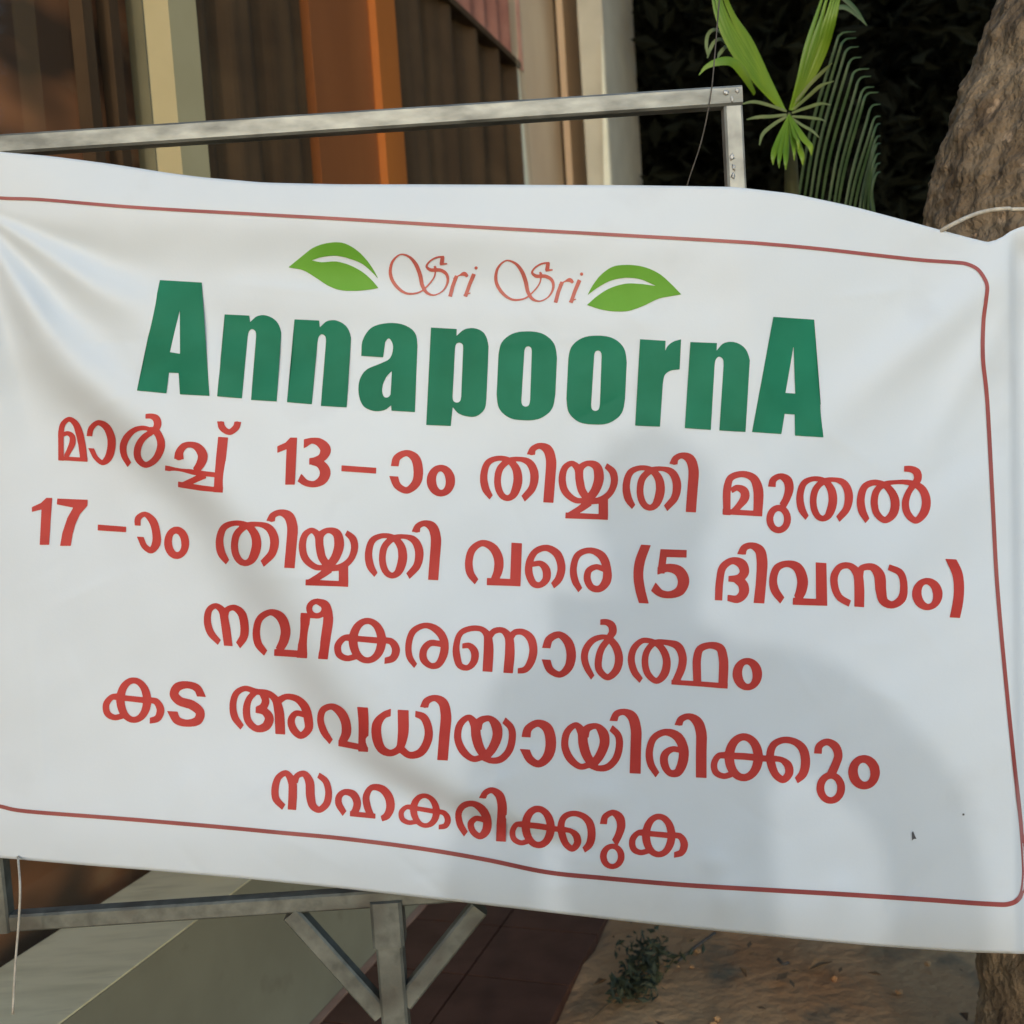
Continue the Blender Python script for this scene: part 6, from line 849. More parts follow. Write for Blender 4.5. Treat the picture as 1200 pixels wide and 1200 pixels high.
     [6280,9442,-25,5,-27,12,-18,10,-18,14,-21,22,-19,25,-14,28,-11,27,-9,35,-3,4,-47,3,-13,2,-13,5,-12,7,-13,11,-11,13,-12,17,-13,28,-7,25,-3,25,2,30,7,28,10,23,14,19,18,16,20,12,23,10,23,6,20,3,17,0,20,-4,37,-11,8,-5,2,1,18,15,22,15,23,11,23,7,32,5,22,-1,23,-4,25,-9,22,-13,23,-18,15,-15,21,-29,15,-27,12,-30,12,-47,5,-2,25,3,4,1,2,2,13,56,21,54,20,38,20,26,32,29,18,13,18,8,17,5,13,1,14,-3,13,-4,25,-16,19,-19,17,-22,10,-23,6,-23,1,-24,-4,-26,-7,-24,-10,-20,-14,-19,-19,-17,-19,-12,-28,-14,-22,-10,-45,-9,-10,-4,-15,-1,-3,-2,-1,-8,1,-22,6,-28,8,-20,11,-14,18,-14,22,-11,23,-5,23,-1,22,2,25,7,25,11,18,11,18,17,16,20,13,23,8,22,9,38,3,40,0,37,-5,35,-6,28,-10,24,-10,16,-26,30,-3,4,27,56,3,2,3,-1,47,-31,19,-16,17,-20,9,-14,12,-26,8,-27,6,-25,3,-30,1,-28,-3,-57,-10,-50,-10,-27,-9,-19,-11,-17,-17,-19,-31,-28,-31,-20,-26,-12,-27,-10,-30,-8,-30,-4,-30,-1,-33,4,-27,7,-23,8,-22,12,-18,13,-13,14,-18,24,-12,28,-11,35,-6,38,-4,2,-20,-3,-5,-2,-1,-2,-7,-46,-8,-27,-11,-30,-17,-33,-14,-20,-18,-22,-27,-23,-18,-12,-24,-13,-26,-7,-20,-3],[4770,9485,8,-1,20,4,5,2,8,50,8,28,18,37,0,3,-2,2,-30,4,-20,-3,-27,-14,-12,-9,-6,-9,-4,-11,-3,-16,-1,-14,2,-13,6,-11,9,-12,11,-10],[7165,9490,-28,8,-29,14,-24,16,-19,17,-10,15,-9,20,-17,72,1,3,5,1,75,4,3,-5,7,-55,5,-10,7,-8,20,-16,20,-8,6,1,4,3,15,16,17,27,10,25,6,30,0,28,-7,37,-14,45,-11,25,-26,47,33,46,-3,1,-24,-2,-16,1,-24,4,-31,13,-22,15,-24,25,-18,30,-8,25,-3,18,-2,20,4,30,7,24,11,23,20,27,20,17,28,15,30,9,25,3,20,-2,23,-5,27,-12,17,-12,16,-13,13,-17,13,-23,10,-24,4,-23,1,-23,-3,-30,-7,-22,-10,-20,-18,-25,-19,-17,-20,-14,-1,-4,42,-80,31,-75,12,-45,3,-25,0,-25,-4,-38,-7,-30,-13,-26,-19,-24,-31,-22,-27,-13,-33,-8,-15,-1],[4890,9505,8,-1,170,30,2,6,-5,25,-10,27,-10,18,-10,12,-10,10,-12,8,-13,5,-12,2,-16,-1,-14,-5,-10,-6,-13,-11,-10,-12,-18,-30,-13,-37,-5,-30],[6303,9518,17,2,15,6,20,16,13,16,12,21,12,29,10,40,1,10,-2,2,-6,0,-83,-13,-97,-10,-1,-2,0,-7,8,-30,14,-30,11,-18,11,-12,14,-11,13,-6],[7712,9535,-20,2,-24,7,-23,10,-25,16,-20,18,-15,17,-21,30,-15,30,-19,54,-35,3,-15,4,-15,6,-33,21,-30,31,-14,21,-8,17,-6,20,-3,20,-1,26,3,27,7,25,9,20,15,20,18,16,23,12,33,11,24,4,28,-1,25,-5,50,-15,37,26,28,12,25,6,23,2,32,-3,20,-5,20,-9,25,-15,25,-21,19,-23,17,-24,14,-28,12,-32,14,-63,2,-2,4,0,23,6,7,7,8,12,8,17,5,17,2,16,0,14,-7,30,-10,21,-13,7,-43,15,-2,7,-2,58,2,2,2,0,63,-11,23,-7,13,-6,21,-19,18,-24,12,-27,8,-28,4,-28,-3,-27,-9,-27,-12,-26,-10,-13,-16,-19,-24,-19,-12,-7,-15,-4,-21,-3,-22,-2,-5,-2,-13,-58,-12,-33,-14,-27,-15,-23,-26,-29,-17,-15,-20,-13,-26,-11,-27,-8],[7711,9605,19,0,18,6,20,15,14,16,13,22,14,34,10,44,1,10,-2,3,-194,-17,-2,-3,2,-10,8,-30,9,-23,15,-27,12,-15,14,-12,13,-8],[5589,9622,13,1,18,3,35,10,6,4,-2,38,-7,32,-16,32,-9,13,-7,6,-5,-1,-13,-8,-24,-23,-13,-20,-9,-27,-2,-20,4,-12,14,-18,10,-7],[6067,9692,5,-2,6,1,30,3,4,4,6,44,7,30,12,33,14,27,-1,6,-28,9,-10,1,-10,-2,-16,-6,-16,-9,-12,-11,-9,-10,-5,-12,-4,-18,-2,-18,1,-14,4,-16,6,-14,9,-16],[6211,9708,7,-2,90,11,87,13,7,2,-1,13,-9,37,-13,30,-12,20,-12,13,-10,8,-13,7,-12,4,-12,1,-13,-2,-13,-5,-12,-8,-12,-12,-11,-13,-18,-33,-13,-42,-6,-32],[6629,9755,29,3,20,7,20,19,17,26,9,28,3,27,-7,20,-15,20,-3,1,-4,-3,-16,-13,-14,-16,-10,-16,-11,-26,-10,-32,-10,-40],[7491,9792,27,2,4,1,1,3,2,27,5,35,9,32,11,28,11,22,0,3,-3,4,-33,9,-13,1,-10,-2,-17,-6,-14,-9,-11,-9,-6,-11,-6,-17,-3,-20,1,-20,2,-15,7,-16,11,-16,13,-16],[7618,9805,2,-2,8,0,191,19,1,8,-5,30,-12,40,-13,28,-20,27,-12,10,-12,7,-14,5,-12,2,-12,-2,-14,-5,-13,-7,-11,-10,-12,-15,-10,-15,-16,-37,-11,-48],[7161,9950,14,-2,13,2,12,5,12,9,10,11,9,15,5,15,4,20,0,17,-2,18,-5,18,-8,14,-9,13,-11,10,-13,7,-12,3,-12,-1,-10,-2,-13,-7,-10,-9,-10,-13,-7,-13,-7,-30,-1,-18,2,-17,4,-15,6,-15,8,-13,9,-10,11,-7]],
    "sri":[[4698,2972,-28,10,-25,15,-30,26,-22,27,-15,25,-11,30,-8,33,-4,34,0,36,4,30,9,30,12,27,18,30,20,27,24,28,28,24,32,23,38,18,30,8,32,3,40,-3,46,-9,37,-14,33,-19,2,1,25,27,23,14,32,12,35,3,17,-2,18,-4,40,-17,38,-25,28,-28,16,-22,14,-25,11,-25,6,-28,2,-24,-3,-28,-8,-25,-12,-19,-12,-14,-12,-10,-16,-10,-19,-10,-28,-9,-35,-1,-5,-2,-1,-15,-6,-4,-6,-8,-4,1,-16,6,-1,5,6,17,-12,3,-20,-1,-15,-4,-22,-12,-5,-6,-2,-4,4,-13,12,-17,18,-20,16,-13,19,-11,25,-11,27,-9,20,-3,8,0,2,4,-11,65,8,20,9,0,72,-12,1,-10,-3,-6,-33,1,-4,-3,7,-62,-6,-19,-4,-2,-58,4,-25,6,-30,12,-27,15,-23,16,-25,25,-17,23,-6,14,-1,16,6,14,13,17,15,12,18,10,22,5,28,0,3,2,1,4,-4,23,-5,17,-7,18,-11,20,-35,45,-33,35,-15,13,-2,-1,-2,-4,-12,-30,-15,-93,-16,-53,-25,-63,-14,-27,-12,-17,-19,-25,-20,-21,-25,-21,-20,-12,-30,-14,-25,-7,-25,-4],[4699,2990,19,0,22,6,26,12,24,15,15,15,15,17,35,55,17,39,20,53,12,40,17,90,9,26,17,34,-3,6,-16,10,-20,9,-23,7,-47,7,-46,-2,-17,-3,-20,-6,-15,-8,-20,-12,-35,-30,-37,-42,-26,-40,-11,-23,-9,-23,-9,-40,-2,-27,1,-23,3,-24,5,-26,6,-17,9,-20,25,-35,15,-15,15,-12,15,-9],[5932,3045,-24,8,-28,17,-28,25,-22,26,-16,27,-11,30,-8,32,-4,35,0,33,5,32,9,30,13,28,17,30,20,27,27,30,26,22,30,21,37,18,33,9,32,3,40,-3,45,-9,35,-13,35,-20,25,27,22,15,33,11,35,4,15,-2,20,-4,23,-8,20,-10,37,-24,15,-14,14,-16,16,-22,16,-30,9,-25,5,-23,1,-27,-3,-25,-8,-24,-11,-18,-11,-13,-13,-10,-15,-10,-20,-10,-30,-10,-38,-2,-1,-3,0,-12,-6,-5,-6,-8,-7,1,-14,6,0,6,6,14,-2,3,-10,2,-20,-1,-14,-4,-23,-12,-5,-5,-2,-5,3,-12,11,-18,19,-20,17,-13,20,-12,24,-11,28,-8,20,-3,8,1,0,4,-10,64,4,9,3,10,7,1,74,-12,2,-5,-3,-11,-33,1,-5,-3,7,-62,-6,-20,-38,0,-25,3,-25,6,-28,11,-27,15,-23,16,-24,25,-17,22,-7,14,-2,16,6,15,12,16,16,13,16,10,23,6,30,0,3,2,0,5,-3,23,-5,17,-8,17,-12,21,-17,25,-21,24,-37,38,-7,5,-8,-14,-8,-23,-14,-88,-15,-52,-15,-40,-12,-28,-14,-25,-13,-20,-20,-25,-21,-23,-22,-17,-20,-12,-28,-13,-28,-9,-28,-3],[5932,3062,18,-1,22,5,26,11,24,15,16,13,15,17,16,23,19,30,20,43,19,52,13,45,18,90,9,25,16,32,-1,6,-17,11,-18,9,-19,6,-26,5,-24,3,-23,1,-25,-2,-18,-3,-17,-5,-17,-8,-18,-11,-38,-31,-35,-41,-27,-40,-11,-22,-10,-22,-5,-18,-4,-22,-2,-48,6,-48,7,-22,6,-15,12,-20,13,-18,14,-15,17,-14,15,-10],[5572,3122,-5,3,-5,5,-2,8,0,7,4,7,6,5,8,2,7,-1,7,-4,5,-6,1,-8,-1,-8,-5,-6,-4,-4,-8,-1],[5112,3185,26,-2,20,3,30,14,22,16,12,16,7,20,4,26,-2,24,-6,28,-12,30,-15,25,-18,20,-28,21,-27,14,-27,8,-23,1,-27,-9,-26,-15,-19,-20,-11,-17,-1,-6,60,-64,31,-44,11,-19,8,-20,5,-20,4,-27],[5428,3187,-16,7,-24,21,-28,16,-5,1,-20,-7,-5,2,-10,25,-9,10,1,10,-28,76,-29,112,-2,8,2,3,35,8,5,-1,33,-124,19,-54,22,-55,3,-5,13,-6,13,-3,27,-1,15,4,28,17,4,-2,16,-17,0,-4,-8,-16,-15,-18,-7,-5,-10,-3,-10,-1],[6815,3192,-7,2,-6,4,-5,7,-1,7,2,8,4,5,6,4,7,2,7,-1,7,-5,4,-5,2,-8,-1,-7,-5,-7,-7,-4],[5535,3202,-5,6,-44,110,-46,129,-2,4,-7,4,-1,3,5,11,35,12,5,-2,10,-27,29,-14,-1,-8,-3,-2,-15,3,-2,-1,0,-5,29,-81,53,-122,0,-2,-3,-3],[6367,3255,21,2,24,9,25,14,16,15,9,17,6,26,1,24,-4,26,-9,30,-14,26,-16,24,-18,17,-28,18,-28,12,-24,6,-23,-2,-25,-9,-23,-15,-17,-18,-13,-22,3,-5,59,-62,30,-43,11,-20,8,-20,10,-47,4,-2],[6672,3257,-10,2,-10,5,-30,23,-27,16,-5,0,-18,-6,-5,1,-11,27,-8,7,0,13,-21,55,-13,42,-23,90,-1,8,1,2,37,9,4,-3,31,-120,18,-48,27,-68,12,-5,12,-4,16,-2,14,1,16,4,27,17,19,-18,1,-5,-7,-12,-8,-13,-7,-7,-15,-9],[6770,3274,-52,126,-41,118,-3,4,-7,6,2,10,3,4,33,11,4,-1,3,-2,10,-27,29,-13,0,-5,-3,-5,-18,3,0,-7,29,-81,52,-120,0,-5,-3,-2,-33,-14]],
    "leaf":[[3895,2840,-67,9,-66,16,-60,23,-42,21,-25,16,-35,27,-215,176,-4,4,14,4,110,18,25,6,35,13,23,11,37,22,93,59,74,51,40,25,36,17,44,20,33,11,33,8,42,7,45,4,113,0,64,-5,83,-9,57,-9,50,-10,-2,-5,-27,-35,-31,-37,-40,-40,-42,-38,-42,-32,-40,-26,-56,-31,-42,-19,-42,-17,-43,-13,-45,-11,-40,-7,-48,-1,-87,9,-40,1,-45,-7,-62,-15,-2,-1,5,-2,59,-22,30,-9,55,-11,65,-8,45,-2,43,3,44,7,46,11,77,24,53,18,44,21,33,20,37,28,50,44,38,37,48,55,0,-4,-8,-17,-28,-54,-30,-51,-34,-50,-25,-33,-43,-49,-32,-34,-37,-32,-33,-25,-40,-26,-36,-19,-40,-17,-37,-10,-25,-3,-42,-2]],
    "leaf2":[[7290,3105,-42,4,-26,4,-22,6,-32,12,-23,11,-30,19,-50,39,-27,25,-26,27,-47,63,-22,33,-17,30,-36,70,-2,8,104,-78,56,-35,52,-29,40,-19,40,-14,42,-11,48,-9,60,-6,48,0,60,4,47,8,43,12,27,10,119,56,6,5,-150,-21,-115,-8,-40,0,-43,3,-42,8,-45,10,-47,15,-56,23,-40,20,-41,25,-51,35,-36,28,-92,82,-1,2,2,3,127,43,45,11,60,11,47,6,63,4,63,0,47,-3,40,-6,25,-6,68,-22,102,-42,110,-56,45,-18,50,-12,205,-35,0,-2,-1,-3,-91,-96,-98,-93,-52,-41,-36,-22,-37,-20,-47,-21,-43,-15,-45,-13,-32,-7,-46,-7,-50,-5,-50,-2]],
    "head":[[1878,3282,-3,1,-3,5,-268,1287,6,3,332,31,8,-1,29,-238,1,-2,5,-1,103,4,4,1,1,6,15,242,7,2,337,17,2,-1,0,-6,-90,-1320,-6,-2],[2104,3642,1,-2,2,5,0,20,2,473,0,4,-4,3,-110,-18,-4,-2,0,-3],[2632,3685,-88,957,6,3,280,23,5,-3,66,-715,7,-42,8,-23,9,-13,10,-9,10,-6,7,-1,10,2,13,7,10,7,8,10,6,20,2,38,-60,745,7,2,290,18,4,-1,53,-804,-4,-22,-9,-33,-13,-33,-11,-20,-22,-30,-21,-19,-17,-13,-20,-11,-28,-13,-38,-11,-24,-3,-28,1,-25,5,-25,9,-12,6,-18,14,-50,47,-2,-6,-6,-66,-3,-4,-279,-14],[9062,3715,-249,1345,2,2,5,1,335,24,3,-5,37,-230,5,-2,108,7,2,1,3,4,4,238,3,5,328,20,1,-3,0,-4,-107,-1371,-4,-2,-468,-32,-5,0],[3452,3742,-2,8,-87,955,1,7,6,2,278,23,6,-2,66,-725,7,-42,8,-23,10,-13,10,-10,10,-5,7,-1,10,3,13,7,10,8,7,8,6,20,2,38,-60,755,8,2,292,17,2,-2,1,-4,51,-808,-5,-22,-8,-33,-13,-33,-10,-20,-22,-30,-21,-19,-17,-13,-20,-12,-28,-13,-38,-12,-24,-2,-28,1,-25,4,-25,9,-14,7,-16,13,-50,48,-2,-1,-1,-2,-6,-70,-3,-4],[4552,3785,-54,6,-56,11,-50,17,-22,11,-18,11,-17,14,-16,15,-27,35,-24,40,-17,40,-8,25,-6,42,-4,113,2,5,253,17,3,-5,22,-170,8,-14,11,-17,12,-11,8,-4,10,2,9,7,10,13,12,20,10,30,3,20,0,20,-4,37,-11,43,-16,31,-10,13,-11,10,-16,12,-26,12,-82,35,-85,33,-25,12,-18,10,-24,21,-16,16,-17,25,-17,30,-13,32,-9,38,-4,27,-2,45,2,42,6,40,10,38,8,22,14,30,12,18,13,15,23,17,17,10,33,13,30,9,34,5,30,0,36,-4,27,-6,17,-7,19,-10,49,-39,3,2,4,53,3,5,270,17,2,-2,1,-6,29,-770,-6,-77,-8,-40,-8,-20,-8,-15,-22,-28,-15,-14,-25,-19,-48,-25,-47,-16,-50,-10,-53,-4],[5052,3838,-2,2,0,5,-55,1133,5,2,280,12,3,-4,22,-213,3,-1,2,2,28,36,16,18,18,14,20,11,26,11,32,9,45,8,33,3,30,-2,17,-4,17,-7,23,-13,17,-13,24,-22,17,-23,8,-14,6,-18,6,-28,7,-70,25,-614,-7,-43,-10,-42,-9,-23,-16,-32,-13,-18,-15,-13,-25,-17,-28,-12,-22,-7,-30,-6,-30,-1,-40,5,-30,8,-22,11,-16,10,-60,56,-2,-4,2,-70,-2,-5],[6120,3885,-38,4,-44,10,-38,14,-35,19,-33,23,-30,29,-22,28,-16,33,-10,37,-12,70,-22,470,7,88,8,38,7,22,10,20,16,25,17,20,27,25,20,15,30,17,20,9,26,8,24,6,46,6,50,3,64,2,46,-2,24,-3,40,-8,26,-9,37,-18,36,-24,32,-27,18,-20,20,-30,11,-25,12,-45,14,-93,19,-424,-7,-73,-8,-43,-6,-22,-8,-22,-11,-20,-14,-20,-25,-28,-28,-23,-22,-16,-33,-17,-23,-10,-50,-13,-42,-5,-30,-3,-48,0],[6938,3935,-38,4,-45,10,-37,14,-36,19,-32,23,-30,29,-22,28,-16,33,-11,37,-11,70,-22,470,7,88,7,38,7,22,10,20,17,25,17,20,27,25,20,15,30,17,20,9,25,8,25,6,45,6,50,3,65,2,45,-2,25,-3,40,-8,25,-9,37,-18,36,-24,33,-27,18,-20,20,-30,10,-25,12,-45,14,-93,20,-424,-7,-73,-8,-43,-6,-22,-9,-22,-10,-20,-14,-20,-25,-28,-28,-23,-23,-16,-33,-17,-22,-10,-50,-13,-42,-5,-30,-3,-48,0],[7502,3975,-2,3,0,4,-57,1003,5,3,284,12,3,-2,0,-6,32,-490,12,-77,9,-25,9,-15,18,-17,20,-13,25,-12,18,-5,22,-3,60,-5,5,-2,17,-350,-4,-1,-68,18,-22,10,-25,15,-21,17,-17,18,-10,15,-17,35,-2,-3,0,-10,4,-94,-2,-5],[8555,4005,-23,2,-27,6,-17,6,-21,11,-24,22,-43,56,-2,-8,4,-75,-2,-5,-305,-12,-5,2,-65,1000,0,5,3,2,297,20,5,-2,45,-760,7,-45,9,-22,10,-13,11,-10,10,-6,10,-1,10,3,13,8,11,11,7,10,5,22,2,43,-50,767,2,3,6,0,294,17,5,-2,50,-838,-13,-54,-17,-43,-20,-35,-25,-27,-32,-24,-26,-14,-19,-8,-37,-10],[5375,4015,13,0,12,4,12,8,8,8,6,17,1,38,-22,560,-7,35,-8,17,-15,11,-10,3,-13,2,-10,-2,-12,-5,-10,-6,-7,-7,-7,-20,-3,-30,30,-573,5,-27,8,-18,12,-10],[6185,4058,10,0,10,3,10,7,7,7,7,17,3,33,-19,560,-6,37,-8,23,-7,7,-10,7,-12,4,-12,2,-10,-2,-13,-5,-10,-7,-6,-9,-7,-20,-2,-37,35,-573,7,-26,9,-16,9,-8],[9297,4070,1,-2,2,0,1,20,19,517,0,5,-5,2,-105,-7,-4,-3],[7002,4108,10,0,10,3,10,7,8,7,7,17,3,33,-20,560,-6,37,-8,23,-6,7,-10,7,-12,4,-13,2,-10,-2,-13,-5,-10,-7,-6,-9,-6,-20,-2,-37,35,-573,7,-26,8,-16,10,-8],[4588,4350,2,-1,1,1,1,8,-15,262,-11,20,-14,13,-17,6,-20,-1,-11,-6,-9,-10,-8,-17,-6,-20,-3,-23,0,-22,7,-48,16,-44,24,-48,23,-29]]}


def inside(px, py, loops):
    r = np.zeros(len(px), bool)
    for lp in loops:
        a, b = lp, np.roll(lp, -1, 0)
        for (x0, y0), (x1, y1) in zip(a, b):
            if y0 != y1:
                r ^= ((y0 > py) != (y1 > py)) & (px < (x1 - x0) * (py - y0) / (y1 - y0) + x0)
    return r


def printed(name, loops, m, lift=0.0011):
    pts, edges = [], []
    for lp in loops:
        k, n = len(pts), len(lp)
        pts += [tuple(p) for p in lp]
        edges += [(k + i, k + (i + 1) % n) for i in range(n)]
    A = np.array(pts)
    g = np.stack(np.meshgrid(np.arange(A[:, 0].min(), A[:, 0].max(), 6.0), np.arange(A[:, 1].min(), A[:, 1].max(), 6.0)), -1).reshape(-1, 2)
    g = g[inside(g[:, 0], g[:, 1], loops)]
    pts += [tuple(p) for p in g]
    vs, _, fs, *_ = geometry.delaunay_2d_cdt([Vector(p) for p in pts], edges, [], 0, 1e-4)
    va = np.array([tuple(v) for v in vs])
    fa = np.array([tuple(f) for f in fs])
    cc = va[fa].mean(1)
    fa = fa[inside(cc[:, 0], cc[:, 1], loops)]
    p, q, r = va[fa[:, 0]], va[fa[:, 1]], va[fa[:, 2]]
    area = (q[:, 0] - p[:, 0]) * (r[:, 1] - p[:, 1]) - (q[:, 1] - p[:, 1]) * (r[:, 0] - p[:, 0])
    fa = np.where((area < 0)[:, None], fa, fa[:, ::-1])
    o = mesh(name, cloth(va[:, 0], va[:, 1], lift), [tuple(int(i) for i in f) for f in fa], m, banner, smooth=True)
    o.data.normals_split_custom_set_from_vertices([tuple(q) for q in cloth_normal(va[:, 0], va[:, 1])])
    return o


def loops_of(key):
    return [np.cumsum(np.array(c, float).reshape(-1, 2), 0) / 10 for c in GLYPHS[key]]


printed('headline', loops_of('head'), M['green_ink'])
printed('script_words', loops_of('sri'), M['script_ink'])
tag(printed('leaf_emblem', loops_of('leaf'), M['leaf_ink']), 'green leaf emblem pointing left, left of the script words')
tag(printed('leaf_emblem', loops_of('leaf2'), M['leaf_ink']), 'green leaf emblem pointing right, right of the script words')
for key in ('l1', 'l2', 'l3', 'l4', 'l5'):
    printed('text_line', loops_of(key), M['red_ink'])

BORD = smooth_curve([(-52, 300), (-50, 250), (-40, 234), (-20, 231), (10, 232.5), (50, 234), (160, 243), (300, 251), (400, 256.5), (540, 265), (700, 274), (850, 282.5),
                     (900, 286), (960, 291.5), (1040, 300.5), (1083, 305), (1120, 307.5), (1133, 309.3), (1145, 315), (1153, 325), (1157, 336), (1155.5, 353), (1152.5, 378),
                     (1152, 420), (1157, 470), (1163, 580), (1168.5, 683), (1178, 790), (1188, 888), (1195, 950), (1199.5, 1004), (1200, 1030), (1196, 1050),
                     (1184, 1059), (1160, 1059.5), (1080, 1054), (987, 1048), (900, 1043), (800, 1037), (707, 1029), (640, 1022), (567, 1007), (490, 994), (400, 982.5),
                     (330, 976), (267, 970), (150, 960), (33, 951), (0, 945), (-30, 940), (-48, 925), (-52, 900), (-54, 600)], 10)
BORD = np.vstack([BORD, BORD[:1]])
n = len(BORD)
tg = np.gradient(BORD, axis=0)
tg /= np.hypot(tg[:, 0], tg[:, 1])[:, None] + 1e-9
nr = np.c_[-tg[:, 1], tg[:, 0]]
hw = np.interp(BORD[:, 1], [230, 400, 950, 1060], [1.9, 2.4, 2.3, 2.8])[:, None]
V, Fq = [], []
for k, o in enumerate((-1, 0, 1)):
    V.append(cloth(*(BORD + nr * hw * o).T, 0.0011))
V = np.vstack(V)
for k in range(2):
    Fq += [(k * n + i, (k + 1) * n + i, (k + 1) * n + i + 1, k * n + i + 1) for i in range(n - 1)]
bo = mesh('border_line', V, Fq, M['border_ink'], banner, smooth=True)
bo.data.flip_normals()
for cx_, cy_, sh in ((1070, 980, [(-1.5, -4), (0, -6), (2, -1), (4, 3), (1, 3), (-1, 5)]), (1129, 954.5, [(-1.2, -1), (1, -1.3), (1.4, 1), (-1, 1.2)])):
    printed('smudge', [np.array([(cx_ + a, cy_ + b) for a, b in sh], float)], M['stain'])

# ------------------------------------------------------------------ cords and strings
mb = MB()
pts = [cloth(1100, 272, -0.004)]
for x, y, d in ((1118, 262, 1.64), (1140, 252, 1.66), (1160, 246.5, 1.675), (1182, 244.5, 1.68), (1205, 245, 1.70)):
    pts.append(at(x, y, d))
a_end = pts[-1]
for t in np.linspace(-1.62, 1.2, 9)[1:]:
    pts.append((1.06 + 0.3 * math.cos(t), 1.98 + 0.3 * math.sin(t), a_end[2] + 0.01 * t))
mb.tube(smooth_curve([tuple(p) for p in pts], 6), 0.0032, 8)
tag(mb.build('cord', M['cord'], None, True), 'pale cord tying the banner corner around the tree trunk', 'cord')
mb = MB()
mb.tube(smooth_curve([tuple(cloth(21, 1004, 0.002)), tuple(at(23.5, 1040, 1.61)), tuple(at(22, 1080, 1.612)), tuple(at(18, 1130, 1.612)), tuple(at(15, 1188, 1.615))], 6), 0.0019, 6)
tag(mb.build('string', M['cord'], None, True), 'thin white string dangling from the lower left edge of the banner', 'string')
mb = MB()
mb.tube(smooth_curve([tuple(at(850, -60, 1.63)), tuple(at(843, 0, 1.63)), tuple(at(838, 60, 1.625)), tuple(at(833, 110, 1.622)), tuple(at(822, 165, 1.63)), tuple(at(805, 218, 1.64)), tuple(at(800, 250, 1.645))], 6), 0.0011, 5)
tag(mb.build('wire', M['wire'], None, True), 'thin dark wire hanging in front of the top rail near its right corner', 'wire')

# ------------------------------------------------------------------ the photographer, whose shadow falls on the banner
pers = empty('person', 'person holding up a phone, in an added dark blue drape widening the shadow on the banner', 'person')
pers.location = (0.03, -0.40, 0)


def skinned(name, joints, bones, m, levels=2):
    d = bpy.data.meshes.new(name)
    d.from_pydata([j[0] for j in joints], bones, [])
    o = bpy.data.objects.new(name, d)
    C.objects.link(o)
    d.materials.append(m)
    md = o.modifiers.new('skin', 'SKIN')
    md.use_smooth_shade = True
    for i, (_, r) in enumerate(joints):
        sv = d.skin_vertices[0].data[i]
        sv.radius = r if hasattr(r, '__len__') else (r, r)
        sv.use_root = i == 0
    s = o.modifiers.new('sub', 'SUBSURF')
    s.levels = levels
    s.render_levels = levels
    o.parent = pers
    return o


J = [((0, 0, 0.93), (.17, .12)), ((0, 0, 1.1), (.155, .11)), ((0, 0.0, 1.3), (.18, .12)), ((0, -.01, 1.44), (.13, .095)), ((0, 0.0, 1.53), (.06, .06)),
     ((0, 0.015, 1.6), (.065, .075)), ((0, 0.02, 1.68), (.085, .1)), ((0, 0.01, 1.77), (.08, .095)), ((0, 0.005, 1.81), (.05, .06)),
     ((-.2, 0, 1.43), .07), ((-.27, .06, 1.2), .052), ((-.155, .30, 1.4), .038), ((-.11, .375, 1.475), .026),
     ((.215, 0, 1.43), .075), ((.42, .06, 1.22), .055), ((.2, .28, 1.4), .038), ((.06, .375, 1.475), .026),
     ((-.1, 0, .85), (.1, .1)), ((-.11, .01, .48), .065), ((-.12, -.02, .09), .045), ((-.13, .12, .035), (.045, .032)),
     ((.1, 0, .85), (.1, .1)), ((.11, .01, .48), .065), ((.12, -.02, .09), .045), ((.13, .12, .035), (.045, .032))]
B = [(0, 1), (1, 2), (2, 3), (3, 4), (4, 5), (5, 6), (6, 7), (7, 8), (3, 9), (9, 10), (10, 11), (11, 12), (3, 13), (13, 14), (14, 15), (15, 16),
     (0, 17), (17, 18), (18, 19), (19, 20), (0, 21), (21, 22), (22, 23), (23, 24)]
body = skinned('body', J, B, M['skin'])
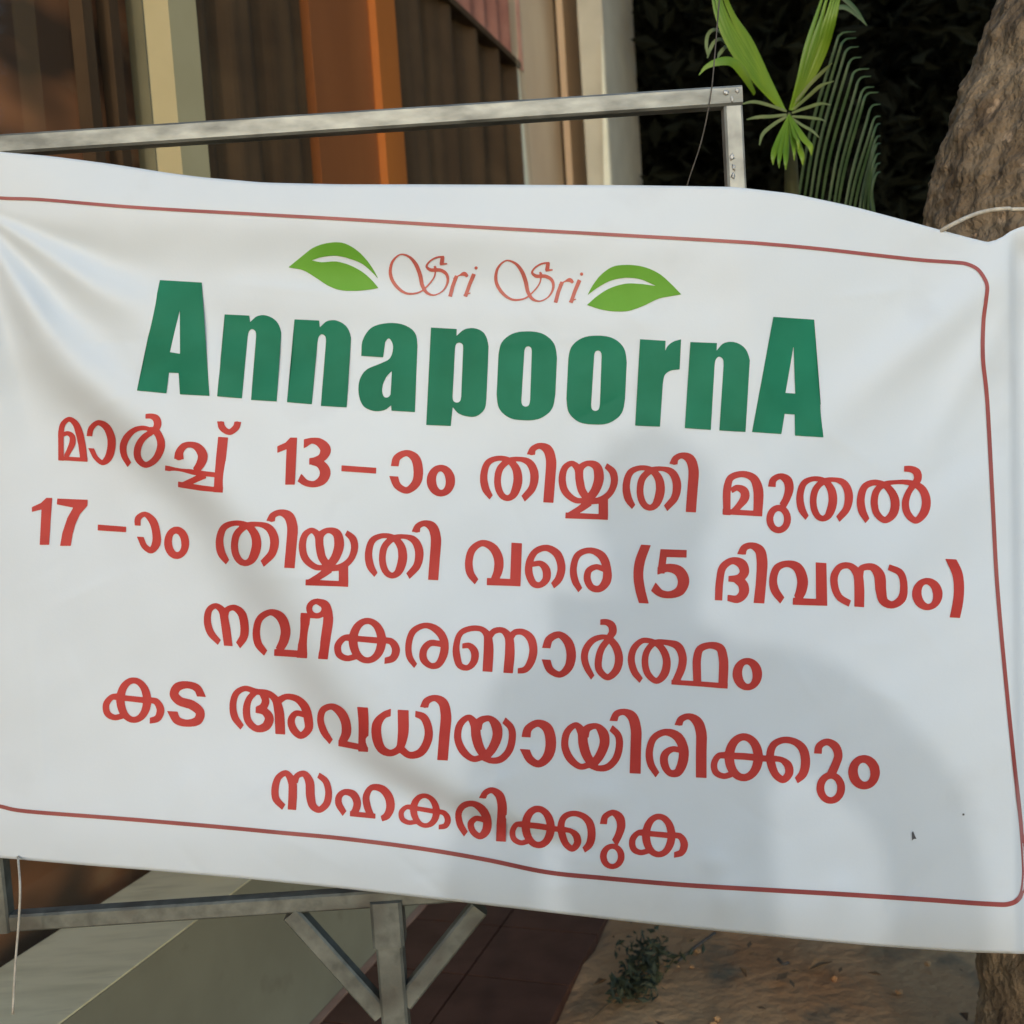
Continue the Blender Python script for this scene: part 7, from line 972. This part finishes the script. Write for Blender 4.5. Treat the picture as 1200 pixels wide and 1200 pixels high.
skinned('shirt', [((0, 0, .88), (.185, .135)), ((0, 0, 1.1), (.17, .125)), ((0, 0, 1.3), (.195, .135)), ((0, -.01, 1.44), (.14, .11)), ((0, -.005, 1.5), (.075, .075)),
                  ((-.2, 0, 1.435), .082), ((-.26, .05, 1.22), .072), ((.215, 0, 1.435), .087), ((.40, .05, 1.24), .07)],
        [(0, 1), (1, 2), (2, 3), (3, 4), (3, 5), (5, 6), (3, 7), (7, 8)], M['shirt'])
skinned('shadow_drape', [((0, .02, 1.46), (.15, .08)), ((-.2, .02, 1.42), .085), ((-.28, .05, 1.15), .08), ((-.31, .04, .8), .085), ((.215, .02, 1.42), .09), ((.39, .06, 1.24), .08),  # loose cloth added to broaden the shadow cast on the banner
                  ((.41, .05, 1.0), .085), ((.40, .04, .72), .09), ((0.02, .03, 1.15), (.2, .09)), ((.04, .03, .8), (.28, .09))],
        [(0, 1), (1, 2), (2, 3), (0, 4), (4, 5), (5, 6), (6, 7), (0, 8), (8, 9)], M['shirt'])
skinned('trousers', [((0, 0, .93), (.18, .13)), ((-.1, 0, .82), (.115, .115)), ((-.11, .01, .48), .08), ((-.12, -.02, .1), .065),
                     ((.1, 0, .82), (.115, .115)), ((.11, .01, .48), .08), ((.12, -.02, .1), .065)], [(0, 1), (1, 2), (2, 3), (0, 4), (4, 5), (5, 6)], M['trousers'])
mb = MB()
mb.blob((0, -0.015, 1.745), 0.1, (0.98, 1.1, 1.05), 0.1)
mb.build('hair', M['hair'], pers, True)
for sx, hx in ((-1, -.115), (1, .045)):                         # fingers curled round the phone edges
    for k in range(4):
        z0 = 1.53 - k * 0.019
        skinned('finger', [((hx + sx * .0, .375, z0 - .02), .0095), ((hx - sx * -.004, .405, z0), .0085), ((hx - sx * .012, .418, z0 + .002), .0075), ((hx - sx * .026, .4175, z0 + .002), .0065)],
                [(0, 1), (1, 2), (2, 3)], M['skin'], 1)
    skinned('thumb', [((hx, .365, 1.465), .011), ((hx - sx * .012, .352, 1.49), .01), ((hx - sx * .026, .358, 1.51), .008)], [(0, 1), (1, 2)], M['skin'], 1)
mb = MB()
mb.beam((-.08, -.012, 1.5), (.07, -.012, 1.5), 0.072, 0.009, (0, 1, 0), 0.2)
tag(mb.build('phone', M['phone']), 'dark phone held up in both hands by the photographer', 'phone')
